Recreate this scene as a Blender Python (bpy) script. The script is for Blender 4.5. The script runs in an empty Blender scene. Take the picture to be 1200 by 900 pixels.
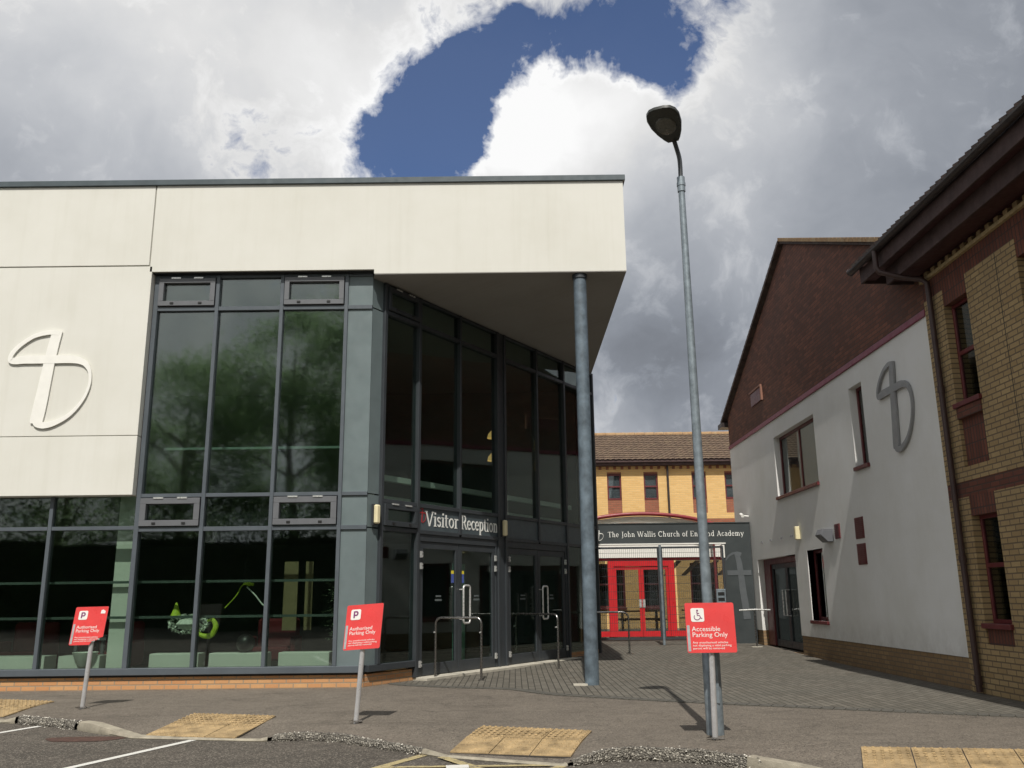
import bpy, math, random
from mathutils import Vector, Matrix
random.seed(7)
sc = bpy.context.scene
COL = sc.collection
R = math.radians
PI = math.pi

# ------------------------------------------------------------------ camera
F_, PITCH, ROLL, EYE = 1037.0, R(13.55), R(0.66), 1.35
cd = bpy.data.cameras.new('camera'); cam = bpy.data.objects.new('camera', cd); COL.objects.link(cam)
cd.sensor_width = 36; cd.lens = 36 * F_ / 1200; cd.clip_end = 3000; cd.clip_start = 0.05
cam.matrix_world = Matrix.Translation((0, 0, EYE)) @ Matrix.Rotation(R(90) + PITCH, 4, 'X') @ Matrix.Rotation(-ROLL, 4, 'Z')
sc.camera = cam
def look(px, py):
    u, v = px - 600, 450 - py
    a = u * math.cos(ROLL) + v * math.sin(ROLL); b = -u * math.sin(ROLL) + v * math.cos(ROLL)
    return Vector((a, F_ * math.cos(PITCH) - b * math.sin(PITCH), F_ * math.sin(PITCH) + b * math.cos(PITCH))).normalized()

# ------------------------------------------------------------------ node helper
class NT:
    def __init__(s, tree): s.t = tree; s.n = tree.nodes; s.l = tree.links
    def node(s, kind, **kw):
        n = s.n.new(kind)
        for k, v in kw.items(): setattr(n, k, v)
        return n
    def put(s, sock, v):
        if isinstance(v, bpy.types.NodeSocket): s.l.new(v, sock)
        elif v is not None:
            if isinstance(v, tuple) and len(v) == 3 and sock.type == 'RGBA': v = (*v, 1)
            sock.default_value = v
    def math(s, op, a, b=None, c=None, clamp=False):
        n = s.node('ShaderNodeMath', operation=op); n.use_clamp = clamp
        for i, v in enumerate((a, b, c)): s.put(n.inputs[i], v)
        return n.outputs[0]
    def vmath(s, op, a, b=None):
        n = s.node('ShaderNodeVectorMath', operation=op); s.put(n.inputs[0], a); s.put(n.inputs[1], b)
        return n.outputs['Value'] if op in ('DOT_PRODUCT', 'LENGTH') else n.outputs[0]
    def noise(s, vec, scale, detail=4, rough=.5, dist=0):
        n = s.node('ShaderNodeTexNoise'); s.put(n.inputs['Vector'], vec)
        n.inputs['Scale'].default_value = scale; n.inputs['Detail'].default_value = detail
        n.inputs['Roughness'].default_value = rough; n.inputs['Distortion'].default_value = dist
        return n.outputs['Fac']
    def voro(s, vec, scale, out='Distance', feature='F1'):
        n = s.node('ShaderNodeTexVoronoi', feature=feature); s.put(n.inputs['Vector'], vec); n.inputs['Scale'].default_value = scale
        return n.outputs[out]
    def ramp(s, v, a, b, x0=0., x1=1.):
        n = s.node('ShaderNodeMapRange'); n.clamp = True
        for i, q in enumerate((v, a, b, x0, x1)): s.put(n.inputs[i], q)
        return n.outputs[0]
    def mix(s, f, a, b, blend='MIX'):
        n = s.node('ShaderNodeMix', data_type='RGBA', blend_type=blend)
        s.put(n.inputs[0], f); s.put(n.inputs[6], a); s.put(n.inputs[7], b)
        return n.outputs[2]
    def bump(s, h, strength=.3, dist=.01):
        n = s.node('ShaderNodeBump'); n.inputs['Strength'].default_value = strength; n.inputs['Distance'].default_value = dist
        s.put(n.inputs['Height'], h); return n.outputs[0]
    def pos(s): return s.node('ShaderNodeNewGeometry').outputs['Position']
    def obj(s): return s.node('ShaderNodeTexCoord').outputs['Object']
    def sep(s, v):
        n = s.node('ShaderNodeSeparateXYZ'); s.put(n.inputs[0], v); return n.outputs
    def comb(s, x, y, z=0.):
        n = s.node('ShaderNodeCombineXYZ')
        for i, v in enumerate((x, y, z)): s.put(n.inputs[i], v)
        return n.outputs[0]

def new_mat(name):
    m = bpy.data.materials.new(name); m.use_nodes = True
    t = NT(m.node_tree); b = m.node_tree.nodes['Principled BSDF']
    return m, t, b
def simple(name, col, rough=.6, metal=0., var=.12, scale=6., bump=0., bscale=60, spec=.5):
    m, t, b = new_mat(name)
    p = t.pos(); n = t.noise(p, scale, 6, .6)
    lo = tuple(c * (1 - var) for c in col); hi = tuple(min(1, c * (1 + var)) for c in col)
    t.put(b.inputs['Base Color'], t.mix(t.ramp(n, .3, .7), lo, hi))
    t.put(b.inputs['Roughness'], t.ramp(t.noise(p, scale * 3, 4), .3, .7, max(.03, rough - .08), min(1, rough + .08)))
    b.inputs['Metallic'].default_value = metal; b.inputs['Specular IOR Level'].default_value = spec
    if bump: t.put(b.inputs['Normal'], t.bump(t.noise(p, bscale, 5, .65), bump, .01))
    return m

M = {}
# --- render (painted wall)
def render_mat(name, col, dirt=.12, sk=.5):
    m, t, b = new_mat(name); p = t.pos(); x, y, z = t.sep(p)
    cloud = t.noise(p, .9, 5, .6)
    streak = t.noise(t.comb(t.math('MULTIPLY', t.math('ADD', x, y), 6), t.math('MULTIPLY', z, .35)), 1., 5, .6)
    f = t.math('ADD', t.math('MULTIPLY', t.ramp(cloud, .35, .7), .6), t.math('MULTIPLY', t.ramp(streak, .5, .8), sk), clamp=True)
    dk = (col[0] * (1 - dirt), col[1] * (1 - dirt * 1.05), col[2] * (1 - dirt * 1.3))
    sp = t.math('MULTIPLY', t.ramp(z, .45, 1.0, 1, 0), t.ramp(t.noise(p, 2.2, 6, .7), .35, .7, 0, .45))
    t.put(b.inputs['Base Color'], t.mix(sp, t.mix(f, col, dk), (.32, .29, .24))); b.inputs['Roughness'].default_value = .9
    b.inputs['Specular IOR Level'].default_value = .25
    t.put(b.inputs['Normal'], t.bump(t.math('ADD', t.noise(p, 220, 4, .7), t.math('MULTIPLY', t.noise(p, 3, 4), .9)), .28, .006))
    return m
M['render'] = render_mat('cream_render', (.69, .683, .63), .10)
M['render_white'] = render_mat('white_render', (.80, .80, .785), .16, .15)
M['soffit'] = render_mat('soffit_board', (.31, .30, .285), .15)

# --- bricks. u = a*x + b*y, v = z
def brick_mat(name, a, b_, c1, c2, c3, mortar, bw=.225, rh=.075, ms=.010, rot=0., dark=0., soldier=False, floor=False, offs=.5):
    m, t, b = new_mat(name); p = t.pos(); x, y, z = t.sep(p)
    if floor: u, v = x, y
    else:
        u = t.math('ADD', t.math('MULTIPLY', x, a), t.math('MULTIPLY', y, b_)); v = z
    if soldier: u, v = v, u
    vec = t.comb(u, v)
    if rot:
        mp = t.node('ShaderNodeMapping'); mp.inputs['Rotation'].default_value = (0, 0, rot); t.put(mp.inputs[0], vec); vec = mp.outputs[0]
    br = t.node('ShaderNodeTexBrick'); t.put(br.inputs['Vector'], vec)
    br.inputs['Scale'].default_value = 1; br.inputs['Brick Width'].default_value = bw; br.inputs['Row Height'].default_value = rh
    br.inputs['Mortar Size'].default_value = ms; br.inputs['Mortar Smooth'].default_value = .25; br.offset = offs
    br.inputs['Color1'].default_value = (0, 0, 0, 1); br.inputs['Color2'].default_value = (1, 1, 1, 1); br.inputs['Mortar'].default_value = (.5, .5, .5, 1)
    rnd = br.outputs['Color']; fac = br.outputs['Fac']
    col = t.mix(t.ramp(rnd, 0, 1), c1, c2)
    col = t.mix(t.ramp(t.noise(p, 1.3, 4, .6), .42, .75, 0, .75), col, c3)
    col = t.mix(t.ramp(t.noise(p, 45, 5, .7), .3, .8, 0, .35), col, tuple(q * .55 for q in c1))
    col = t.mix(fac, col, mortar)
    t.put(b.inputs['Base Color'], col)
    b.inputs['Roughness'].default_value = .88; b.inputs['Specular IOR Level'].default_value = .3
    h = t.math('ADD', t.math('MULTIPLY', fac, -1.), t.math('MULTIPLY', t.noise(p, 90, 5, .7), .35))
    t.put(b.inputs['Normal'], t.bump(h, .6, .008))
    return m
MOR = (.34, .29, .22)
M['brick_base'] = brick_mat('orange_brick', 1, 0, (.55, .27, .12), (.62, .36, .17), (.5, .26, .13), (.33, .25, .17))
M['brick_base_e'] = brick_mat('orange_brick_entrance', .5295, .848, (.50, .24, .11), (.58, .33, .16), (.45, .24, .12), (.33, .25, .17))
M['brick_plinth'] = brick_mat('brown_plinth_brick', 0, 1, (.26, .17, .09), (.34, .23, .12), (.24, .16, .09), (.17, .13, .09))
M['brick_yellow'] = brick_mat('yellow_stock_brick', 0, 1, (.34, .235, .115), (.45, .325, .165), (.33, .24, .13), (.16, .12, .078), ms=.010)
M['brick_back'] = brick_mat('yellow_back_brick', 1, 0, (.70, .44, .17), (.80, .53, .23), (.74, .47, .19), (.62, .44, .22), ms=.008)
M['brick_brown'] = brick_mat('brown_brick', 0, 1, (.13, .05, .035), (.20, .075, .05), (.12, .05, .04), (.08, .05, .04))
M['brick_brown_sold'] = brick_mat('brown_soldier_brick', 0, 1, (.13, .05, .035), (.20, .075, .05), (.12, .05, .04), (.07, .045, .04), soldier=True, offs=0.)
M['brick_brown_back'] = brick_mat('brown_band_brick', 1, 0, (.30, .10, .06), (.40, .15, .09), (.28, .11, .07), (.2, .12, .08))
M['brick_gable'] = brick_mat('gable_red_brick', 0, 1, (.125, .058, .042), (.24, .10, .064), (.11, .062, .05), (.09, .058, .048), rot=R(0), ms=.008)
# --- metals and plastics
M['frame'] = simple('grey_aluminium', (.085, .10, .115), .42, .0, .08, 3)
M['frame_dark'] = simple('dark_grey_aluminium', (.040, .046, .052), .42, 0, .1, 3)
M['vent'] = simple('light_grey_window_frame', (.125, .13, .14), .45, 0, .06, 4)
M['panel'] = simple('grey_green_panel', (.135, .17, .175), .38, 0, .10, 2.2)
M['coping'] = simple('coping_metal', (.065, .085, .095), .4, 0, .15, 3)
M['galv'] = simple('galvanised_steel', (.22, .26, .29), .45, .35, .30, 9, .1, 30)
M['galvblue'] = simple('painted_blue_grey_steel', (.115, .15, .18), .5, .1, .45, 5, .12, 20)
M['alu'] = simple('bare_aluminium_post', (.62, .62, .63), .35, .55, .1, 10)
M['steel'] = simple('brushed_stainless', (.30, .29, .28), .25, .95, .1, 10)
M['steel_bright'] = simple('polished_stainless', (.75, .75, .73), .3, .6, .05, 10)
M['white_paint'] = simple('white_paint', (.80, .79, .74), .55, 0, .04, 6)
M['logo_grey'] = simple('grey_metal_emblem', (.30, .305, .31), .5, .1, .1, 5)
M['logo_red'] = simple('red_vinyl', (.33, .03, .035), .5, 0, .1, 5)
M['logo_on_screen'] = simple('pale_grey_vinyl', (.095, .105, .112), .5, 0, .1, 5)
M['letter'] = simple('white_lettering', (.82, .82, .78), .5, 0, .03, 5)
M['red_sign'] = simple('red_sign_face', (.74, .07, .07), .32, 0, .10, 3)
M['sign_back'] = simple('sign_edge', (.45, .45, .45), .4, .4, .1, 5)
M['sign_patch'] = simple('grey_exposed_strip', (.42, .45, .46), .5, .2, .15, 18)
M['purple'] = simple('purple_ink', (.22, .05, .16), .5, 0, .1, 5)
M['red_frame'] = simple('red_door_paint', (.55, .02, .025), .35, 0, .1, 4)
M['maroon'] = simple('maroon_paint', (.13, .025, .028), .42, 0, .12, 4)
M['maroon_band'] = simple('magenta_trim', (.20, .028, .06), .45, 0, .1, 4)
M['brown_board'] = simple('brown_stained_fascia', (.075, .050, .048), .7, 0, .25, 5, .15, 40, .2)
M['soffit_red'] = simple('dark_red_soffit', (.06, .022, .022), .6, 0, .2, 4)
M['gutter'] = simple('dark_brown_gutter', (.035, .026, .025), .45, 0, .3, 6)
M['cream_plastic'] = simple('cream_plastic', (.74, .66, .42), .45, 0, .06, 12)
M['screen'] = simple('charcoal_cladding', (.042, .050, .052), .5, 0, .12, 1.5)
M['black'] = simple('black_plastic', (.02, .02, .02), .4, 0, .2, 10)
M['pale_green'] = simple('pale_green_paint', (.80, .84, .76), .5, 0, .04, 4)
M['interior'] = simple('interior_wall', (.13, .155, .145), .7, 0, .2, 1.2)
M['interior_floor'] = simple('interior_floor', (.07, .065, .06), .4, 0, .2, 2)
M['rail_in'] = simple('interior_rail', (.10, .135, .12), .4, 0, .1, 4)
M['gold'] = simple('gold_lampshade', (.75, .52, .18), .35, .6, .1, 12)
M['chair_red'] = simple('dark_red_fabric', (.15, .012, .018), .8, 0, .15, 20)
M['lime'] = simple('lime_fabric', (.55, .75, .06), .6, 0, .25, 12)
M['lime_white'] = simple('white_gauze', (.75, .82, .72), .6, 0, .2, 30)
M['threshold'] = simple('threshold_stone', (.46, .43, .36), .7, 0, .15, 6)
M['wood'] = simple('weathered_timber', (.30, .20, .11), .7, 0, .25, 8)
M['blue_sticker'] = simple('blue_sticker', (.08, .12, .4), .5); M['yellow_sticker'] = simple('yellow_sticker', (.8, .65, .05), .5)
M['window_light'] = simple('cream_window_light', (.34, .26, .14), .6, 0, .1, 6)
M['rooftile'] = None
def tile_mat(name, c1, c2, lich):
    m, t, b = new_mat(name); p = t.pos()
    br = t.voro(t.vmath('MULTIPLY', p, (5., 5., 5.)), 1.0, 'Color')
    s = t.sep(br)[0]
    c = t.mix(s, c1, c2); c = t.mix(t.ramp(t.noise(p, 4, 6, .7), .5, .75), c, lich)
    t.put(b.inputs['Base Color'], c); b.inputs['Roughness'].default_value = .9
    t.put(b.inputs['Normal'], t.bump(t.noise(p, 60, 4), .3, .01)); return m
M['tile'] = tile_mat('brown_roof_tile', (.10, .066, .045), (.145, .095, .062), (.18, .135, .08))
M['tile_dark'] = tile_mat('dark_roof_tile', (.05, .035, .03), (.09, .06, .05), (.12, .10, .08))
M['tile_verge'] = tile_mat('orange_verge_tile', (.30, .18, .09), (.38, .25, .13), (.40, .32, .2))

# --- asphalt
def asphalt(name, base, fine, patch, spk):
    m, t, b = new_mat(name); p = t.pos()
    c = t.mix(t.ramp(t.noise(p, .8, 6, .6), .3, .7), base, patch)
    c = t.mix(t.ramp(t.noise(p, 5, 5, .65), .45, .7, 0, .45), c, tuple(q * .6 for q in base))
    v = t.node('ShaderNodeTexVoronoi'); t.put(v.inputs['Vector'], p); v.inputs['Scale'].default_value = 85
    sp = t.sep(v.outputs['Color'])[0]
    c = t.mix(t.ramp(sp, .80, .90, 0, spk), c, fine)
    c = t.mix(t.ramp(sp, .0, .30, .55, 0), c, (.012, .012, .012))
    stain = t.noise(t.vmath('MULTIPLY', p, (.45, 1.1, 1.)), 1.6, 7, .7, .6)
    c = t.mix(t.ramp(stain, .52, .64, 0, .38), c, tuple(q * .55 for q in base))
    gm = t.node('ShaderNodeTexVoronoi'); t.put(gm.inputs['Vector'], p); gm.inputs['Scale'].default_value = 3.2
    gs = t.math('MULTIPLY', t.ramp(gm.outputs['Distance'], .045, .075, 1, 0), t.math('GREATER_THAN', t.sep(gm.outputs['Color'])[2], .55))
    c = t.mix(t.math('MULTIPLY', gs, .55), c, (.035, .033, .03))
    crack = t.voro(t.vmath('ADD', t.vmath('MULTIPLY', p, (.5, .9, .5)), t.comb(t.noise(p, 1.5, 5), t.noise(p, 1.9, 5))), 1., 'Distance', 'DISTANCE_TO_EDGE')
    c = t.mix(t.ramp(crack, .0, .010, .35, 0), c, (.02, .02, .02))
    t.put(b.inputs['Base Color'], c); t.put(b.inputs['Roughness'], t.ramp(t.noise(p, 3, 4), .3, .7, .75, .95))
    b.inputs['Specular IOR Level'].default_value = .3
    t.put(b.inputs['Normal'], t.bump(t.math('ADD', v.outputs['Distance'], t.math('MULTIPLY', t.noise(p, 12, 4), .6)), .55, .01))
    return m
M['asphalt'] = asphalt('car_park_asphalt', (.076, .067, .056), (.27, .24, .20), (.110, .096, .080), .7)
M['asphalt_pave'] = asphalt('pavement_asphalt', (.142, .122, .100), (.27, .235, .19), (.180, .155, .127), .5)
def block_mat():
    m, t, b = new_mat('grey_block_paving'); p = t.pos(); x, y, z = t.sep(p)
    br = t.node('ShaderNodeTexBrick'); t.put(br.inputs['Vector'], t.comb(y, x)); br.inputs['Scale'].default_value = 1
    br.inputs['Brick Width'].default_value = .2; br.inputs['Row Height'].default_value = .1; br.inputs['Mortar Size'].default_value = .007
    br.inputs['Mortar Smooth'].default_value = .3; br.offset = .5
    br.inputs['Color1'].default_value = (0, 0, 0, 1); br.inputs['Color2'].default_value = (1, 1, 1, 1); br.inputs['Mortar'].default_value = (.5, .5, .5, 1)
    c = t.mix(t.ramp(br.outputs['Color'], 0, 1), (.105, .094, .076), (.16, .145, .12))
    c = t.mix(t.ramp(t.noise(p, .7, 6, .65), .4, .7, 0, .6), c, (.095, .092, .078))
    c = t.mix(t.ramp(t.noise(p, 60, 4, .7), .5, .8, 0, .4), c, (.2, .19, .17))
    c = t.mix(br.outputs['Fac'], c, (.035, .034, .028))
    t.put(b.inputs['Base Color'], c); b.inputs['Roughness'].default_value = .85; b.inputs['Specular IOR Level'].default_value = .3
    t.put(b.inputs['Normal'], t.bump(t.math('ADD', t.math('MULTIPLY', br.outputs['Fac'], -1.), t.math('MULTIPLY', t.noise(p, 40, 4), .3)), .7, .01))
    return m
M['block'] = block_mat()
def worn_paint(name, col, thr):
    m, t, b = new_mat(name); p = t.pos()
    w = t.ramp(t.math('ADD', t.math('MULTIPLY', t.noise(p, 9, 6, .75), .6), t.math('MULTIPLY', t.noise(p, 70, 4, .7), .4)), thr, thr + .08)
    t.put(b.inputs['Base Color'], t.mix(w, col, (.08, .074, .068))); b.inputs['Roughness'].default_value = .8
    t.put(b.inputs['Normal'], t.bump(t.noise(p, 90, 4), .4, .008)); return m
M['line_white'] = worn_paint('worn_white_line', (.62, .61, .57), .56)
M['line_yellow'] = worn_paint('worn_yellow_line', (.40, .33, .17), .51)
M['tactile'] = simple('buff_tactile_slab', (.33, .235, .12), .88, 0, .42, 6, .5, 80)
M['joint_pale'] = simple('render_joint', (.30, .29, .25), .9)
M['joint'] = simple('slab_joint', (.05, .045, .04), .9)
def aggregate():
    m, t, b = new_mat('exposed_white_aggregate'); p = t.pos()
    v = t.node('ShaderNodeTexVoronoi'); t.put(v.inputs['Vector'], p); v.inputs['Scale'].default_value = 60
    s = t.sep(v.outputs['Color'])[1]
    c = t.mix(t.ramp(s, .66, .74), (.17, .155, .13), (.40, .37, .31)); c = t.mix(t.ramp(v.outputs['Distance'], .4, .7, 0, .6), c, (.07, .064, .055))
    t.put(b.inputs['Base Color'], c); b.inputs['Roughness'].default_value = .8
    t.put(b.inputs['Normal'], t.bump(t.math('MULTIPLY', v.outputs['Distance'], -1.), 1., .02)); return m
M['aggregate'] = aggregate()
M['kerb'] = simple('concrete_kerb', (.30, .27, .21), .85, 0, .3, 7, .4, 50)
M['stone_white'] = simple('pale_stone', (.6, .57, .5), .8, 0, .2, 20)
M['stone_dark'] = simple('dark_stone', (.10, .09, .08), .8, 0, .2, 20)
# --- glass
def glass_mat(name, tint, ior, rough=0., dirt=.0):
    m, t, b = new_mat(name); t.n.remove(b); out = t.n['Material Output']
    tr = t.node('ShaderNodeBsdfTransparent'); tr.inputs[0].default_value = (*tint, 1)
    gl = t.node('ShaderNodeBsdfGlossy'); gl.inputs['Color'].default_value = (.95, 1, .98, 1); gl.inputs['Roughness'].default_value = rough
    p = t.pos(); bp = t.bump(t.noise(p, 1.1, 2, .4), .06, .02)
    t.put(gl.inputs['Normal'], bp)
    gm = t.node('ShaderNodeNewGeometry'); cs = t.math('ABSOLUTE', t.vmath('DOT_PRODUCT', gm.outputs['Incoming'], gm.outputs['Normal']))
    r0 = ((ior - 1) / (ior + 1)) ** 2
    fr = t.math('ADD', t.math('MULTIPLY', t.math('POWER', t.math('SUBTRACT', 1., cs), 5.), 1 - r0), r0)
    mx = t.node('ShaderNodeMixShader'); t.put(mx.inputs[0], fr); t.put(mx.inputs[1], tr.outputs[0]); t.put(mx.inputs[2], gl.outputs[0])
    t.put(out.inputs[0], mx.outputs[0]); return m
M['reflection_board'] = simple('pale_blue_reflection', (.42, .47, .52), .8, 0, .2, 2)  # colour painted for pale sky reflections behind window panes
M['glass'] = glass_mat('tinted_glass', (.72, .78, .74), 1.80, .025)
M['glass_upper'] = glass_mat('upper_solar_glass', (.64, .73, .69), 2.2, .038)
M['glass_e'] = glass_mat('entrance_glass', (.70, .77, .74), 1.65)
M['glass_clear'] = glass_mat('window_glass', (.6, .62, .62), 1.7)
M['foliage'] = None
def leaf_mat(name, c1, c2):
    m, t, b = new_mat(name); p = t.pos()
    t.put(b.inputs['Base Color'], t.mix(t.ramp(t.noise(p, 1.2, 4), .35, .65), c1, c2)); b.inputs['Roughness'].default_value = .55
    tl = t.node('ShaderNodeBsdfTranslucent'); tl.inputs[0].default_value = (c2[0] * 2.0, c2[1] * 2.1, c2[2] * 2.0, 1)
    mx = t.node('ShaderNodeMixShader'); mx.inputs[0].default_value = .65
    t.put(mx.inputs[1], b.outputs[0]); t.put(mx.inputs[2], tl.outputs[0]); t.put(t.n['Material Output'].inputs[0], mx.outputs[0]); return m
M['leaf'] = leaf_mat('spring_leaves', (.11, .155, .08), (.16, .215, .12))
M['leaf_house'] = leaf_mat('house_plant_leaves', (.14, .20, .12), (.35, .42, .30))
M['bark'] = simple('bark', (.10, .075, .055), .9, 0, .3, 8, .5, 20)

# ------------------------------------------------------------------ mesh builder
class MB:
    def __init__(s): s.v = []; s.f = []
    def add(s, vs, fs):
        k = len(s.v); s.v += [tuple(v) for v in vs]; s.f += [tuple(i + k for i in f) for f in fs]; return s
    def box(s, x0, x1, y0, y1, z0, z1):
        if x0 > x1: x0, x1 = x1, x0
        if y0 > y1: y0, y1 = y1, y0
        if z0 > z1: z0, z1 = z1, z0
        return s.add([(x0, y0, z0), (x1, y0, z0), (x1, y1, z0), (x0, y1, z0), (x0, y0, z1), (x1, y0, z1), (x1, y1, z1), (x0, y1, z1)],
                     [(0, 3, 2, 1), (4, 5, 6, 7), (0, 1, 5, 4), (1, 2, 6, 5), (2, 3, 7, 6), (3, 0, 4, 7)])
    def fbox(s, fr, u0, u1, z0, z1, d0, d1):
        """box in a wall frame: u along, z up, d outward"""
        P = [fr(u, z, d) for z in (z0, z1) for (u, d) in ((u0, d0), (u1, d0), (u1, d1), (u0, d1))]
        return s.add(P, [(0, 3, 2, 1), (4, 5, 6, 7), (0, 1, 5, 4), (1, 2, 6, 5), (2, 3, 7, 6), (3, 0, 4, 7)])
    def prism(s, poly, off):
        """poly: list of 3D points, extruded by the vector off"""
        n = len(poly); o = Vector(off)
        return s.add([Vector(p) for p in poly] + [Vector(p) + o for p in poly],
                     [tuple(range(n))[::-1], tuple(range(n, 2 * n))] + [(i, (i + 1) % n, n + (i + 1) % n, n + i) for i in range(n)])
    def tube(s, pts, r, n=12, caps=True):
        pts = [Vector(p) for p in pts]; rs = r if isinstance(r, (list, tuple)) else [r] * len(pts)
        k = len(s.v); ref = None
        for i, p in enumerate(pts):
            d = (pts[min(i + 1, len(pts) - 1)] - pts[max(i - 1, 0)]).normalized()
            if ref is None: ref = d.orthogonal().normalized()
            ref = (ref - d * ref.dot(d)).normalized(); w = d.cross(ref)
            for j in range(n):
                a = 2 * PI * j / n; s.v.append(tuple(p + (ref * math.cos(a) + w * math.sin(a)) * rs[i]))
        for i in range(len(pts) - 1):
            for j in range(n):
                s.f.append((k + i * n + j, k + i * n + (j + 1) % n, k + (i + 1) * n + (j + 1) % n, k + (i + 1) * n + j))
        if caps:
            s.f.append(tuple(range(k, k + n))[::-1]); s.f.append(tuple(range(k + (len(pts) - 1) * n, k + len(pts) * n)))
        return s
    def ribbon(s, pts, ws, fr, d0, d1):
        """flat stroke of varying width in a wall frame, raised from d0 to d1"""
        P = [Vector((p[0], p[1])) for p in pts]; n = len(P); ws = ws if isinstance(ws, (list, tuple)) else [ws] * n
        k = len(s.v)
        for i in range(n):
            d = (P[min(i + 1, n - 1)] - P[max(i - 1, 0)]).normalized(); q = Vector((-d.y, d.x)) * ws[i] / 2
            for dd in (d0, d1):
                for sg in (1, -1):
                    c = P[i] + q * sg; s.v.append(tuple(fr(c.x, c.y, dd)))
        for i in range(n - 1):
            a, b = k + 4 * i, k + 4 * (i + 1)
            s.f += [(a + 2, a + 3, b + 3, b + 2), (a, b, b + 1, a + 1), (a, a + 2, b + 2, b), (a + 1, b + 1, b + 3, a + 3)]
        s.f += [(k, k + 1, k + 3, k + 2)]; e = k + 4 * (n - 1); s.f += [(e, e + 2, e + 3, e + 1)]
        return s
    def lathe(s, c, prof, n=24):
        k = len(s.v); m = len(prof)
        for j in range(n):
            a = 2 * PI * j / n
            for r, z in prof: s.v.append((c[0] + r * math.cos(a), c[1] + r * math.sin(a), c[2] + z))
        for j in range(n):
            for i in range(m - 1):
                s.f.append((k + j * m + i, k + ((j + 1) % n) * m + i, k + ((j + 1) % n) * m + i + 1, k + j * m + i + 1))
        return s
    def build(s, name, mat, parent=None, bevel=0., smooth=False):
        o0 = Vector((0, 0, 0))
        if parent is not None:
            q = parent
            while q is not None: o0 += Vector(q.location); q = q.parent
        me = bpy.data.meshes.new(name); me.from_pydata([tuple(Vector(v) - o0) for v in s.v], [], s.f); me.update()
        import bmesh
        bm = bmesh.new(); bm.from_mesh(me); bmesh.ops.recalc_face_normals(bm, faces=bm.faces)
        if bevel:
            bmesh.ops.bevel(bm, geom=[e for e in bm.edges if e.is_manifold and e.calc_face_angle(0) > .6], offset=bevel, segments=1, affect='EDGES')
        bm.to_mesh(me); bm.free()
        me.materials.append(mat if not isinstance(mat, str) else M[mat])
        if smooth:
            me.polygons.foreach_set('use_smooth', [True] * len(me.polygons))
            try: me.set_sharp_from_angle(angle=R(40))
            except Exception: pass
        o = bpy.data.objects.new(name, me); COL.objects.link(o)
        if parent is not None: o.parent = parent
        return o

def tag(o, label=None, cat=None, group=None, kind=None):
    if label: o['label'] = label
    if cat: o['category'] = cat
    if group: o['group'] = group
    if kind: o['kind'] = kind
    return o
def thing(name, loc, label, cat, group=None):
    o = bpy.data.objects.new(name, None); COL.objects.link(o); o.location = loc; o.empty_display_size = .2
    return tag(o, label, cat, group)
def copy_tree(o, parent=None):
    c = o.copy(); COL.objects.link(c); c.parent = parent
    for ch in [q for q in o.children]: copy_tree(ch, c)
    return c
def frame(o, d, n):
    """wall frame: origin (x,y), direction along, outward normal"""
    return lambda u, z, w=0.: Vector((o[0] + d[0] * u + n[0] * w, o[1] + d[1] * u + n[1] * w, z))
def wall_cells(mb, fr, u0, u1, z0, z1, holes, d0, d1):
    us = sorted({u0, u1, *[h[0] for h in holes], *[h[1] for h in holes]}); us = [u for u in us if u0 <= u <= u1]
    for a, b in zip(us, us[1:]):
        m = (a + b) / 2; hs = sorted([(h[2], h[3]) for h in holes if h[0] < m < h[1]]); z = z0
        for h0, h1 in hs:
            if h0 > z: mb.fbox(fr, a, b, z, h0, d0, d1)
            z = h1
        if z < z1: mb.fbox(fr, a, b, z, z1, d0, d1)
    return mb
def catmull(pts, k=6):
    out = []; n = len(pts)
    for i in range(n - 1):
        p0, p1, p2, p3 = pts[max(i - 1, 0)], pts[i], pts[i + 1], pts[min(i + 2, n - 1)]
        for j in range(k):
            t = j / k
            out.append(tuple(.5 * (2 * b + (c - a) * t + (2 * a - 5 * b + 4 * c - d) * t * t + (-a + 3 * b - 3 * c + d) * t ** 3) for a, b, c, d in zip(p0, p1, p2, p3)))
    out.append(tuple(pts[-1])); return out

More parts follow.
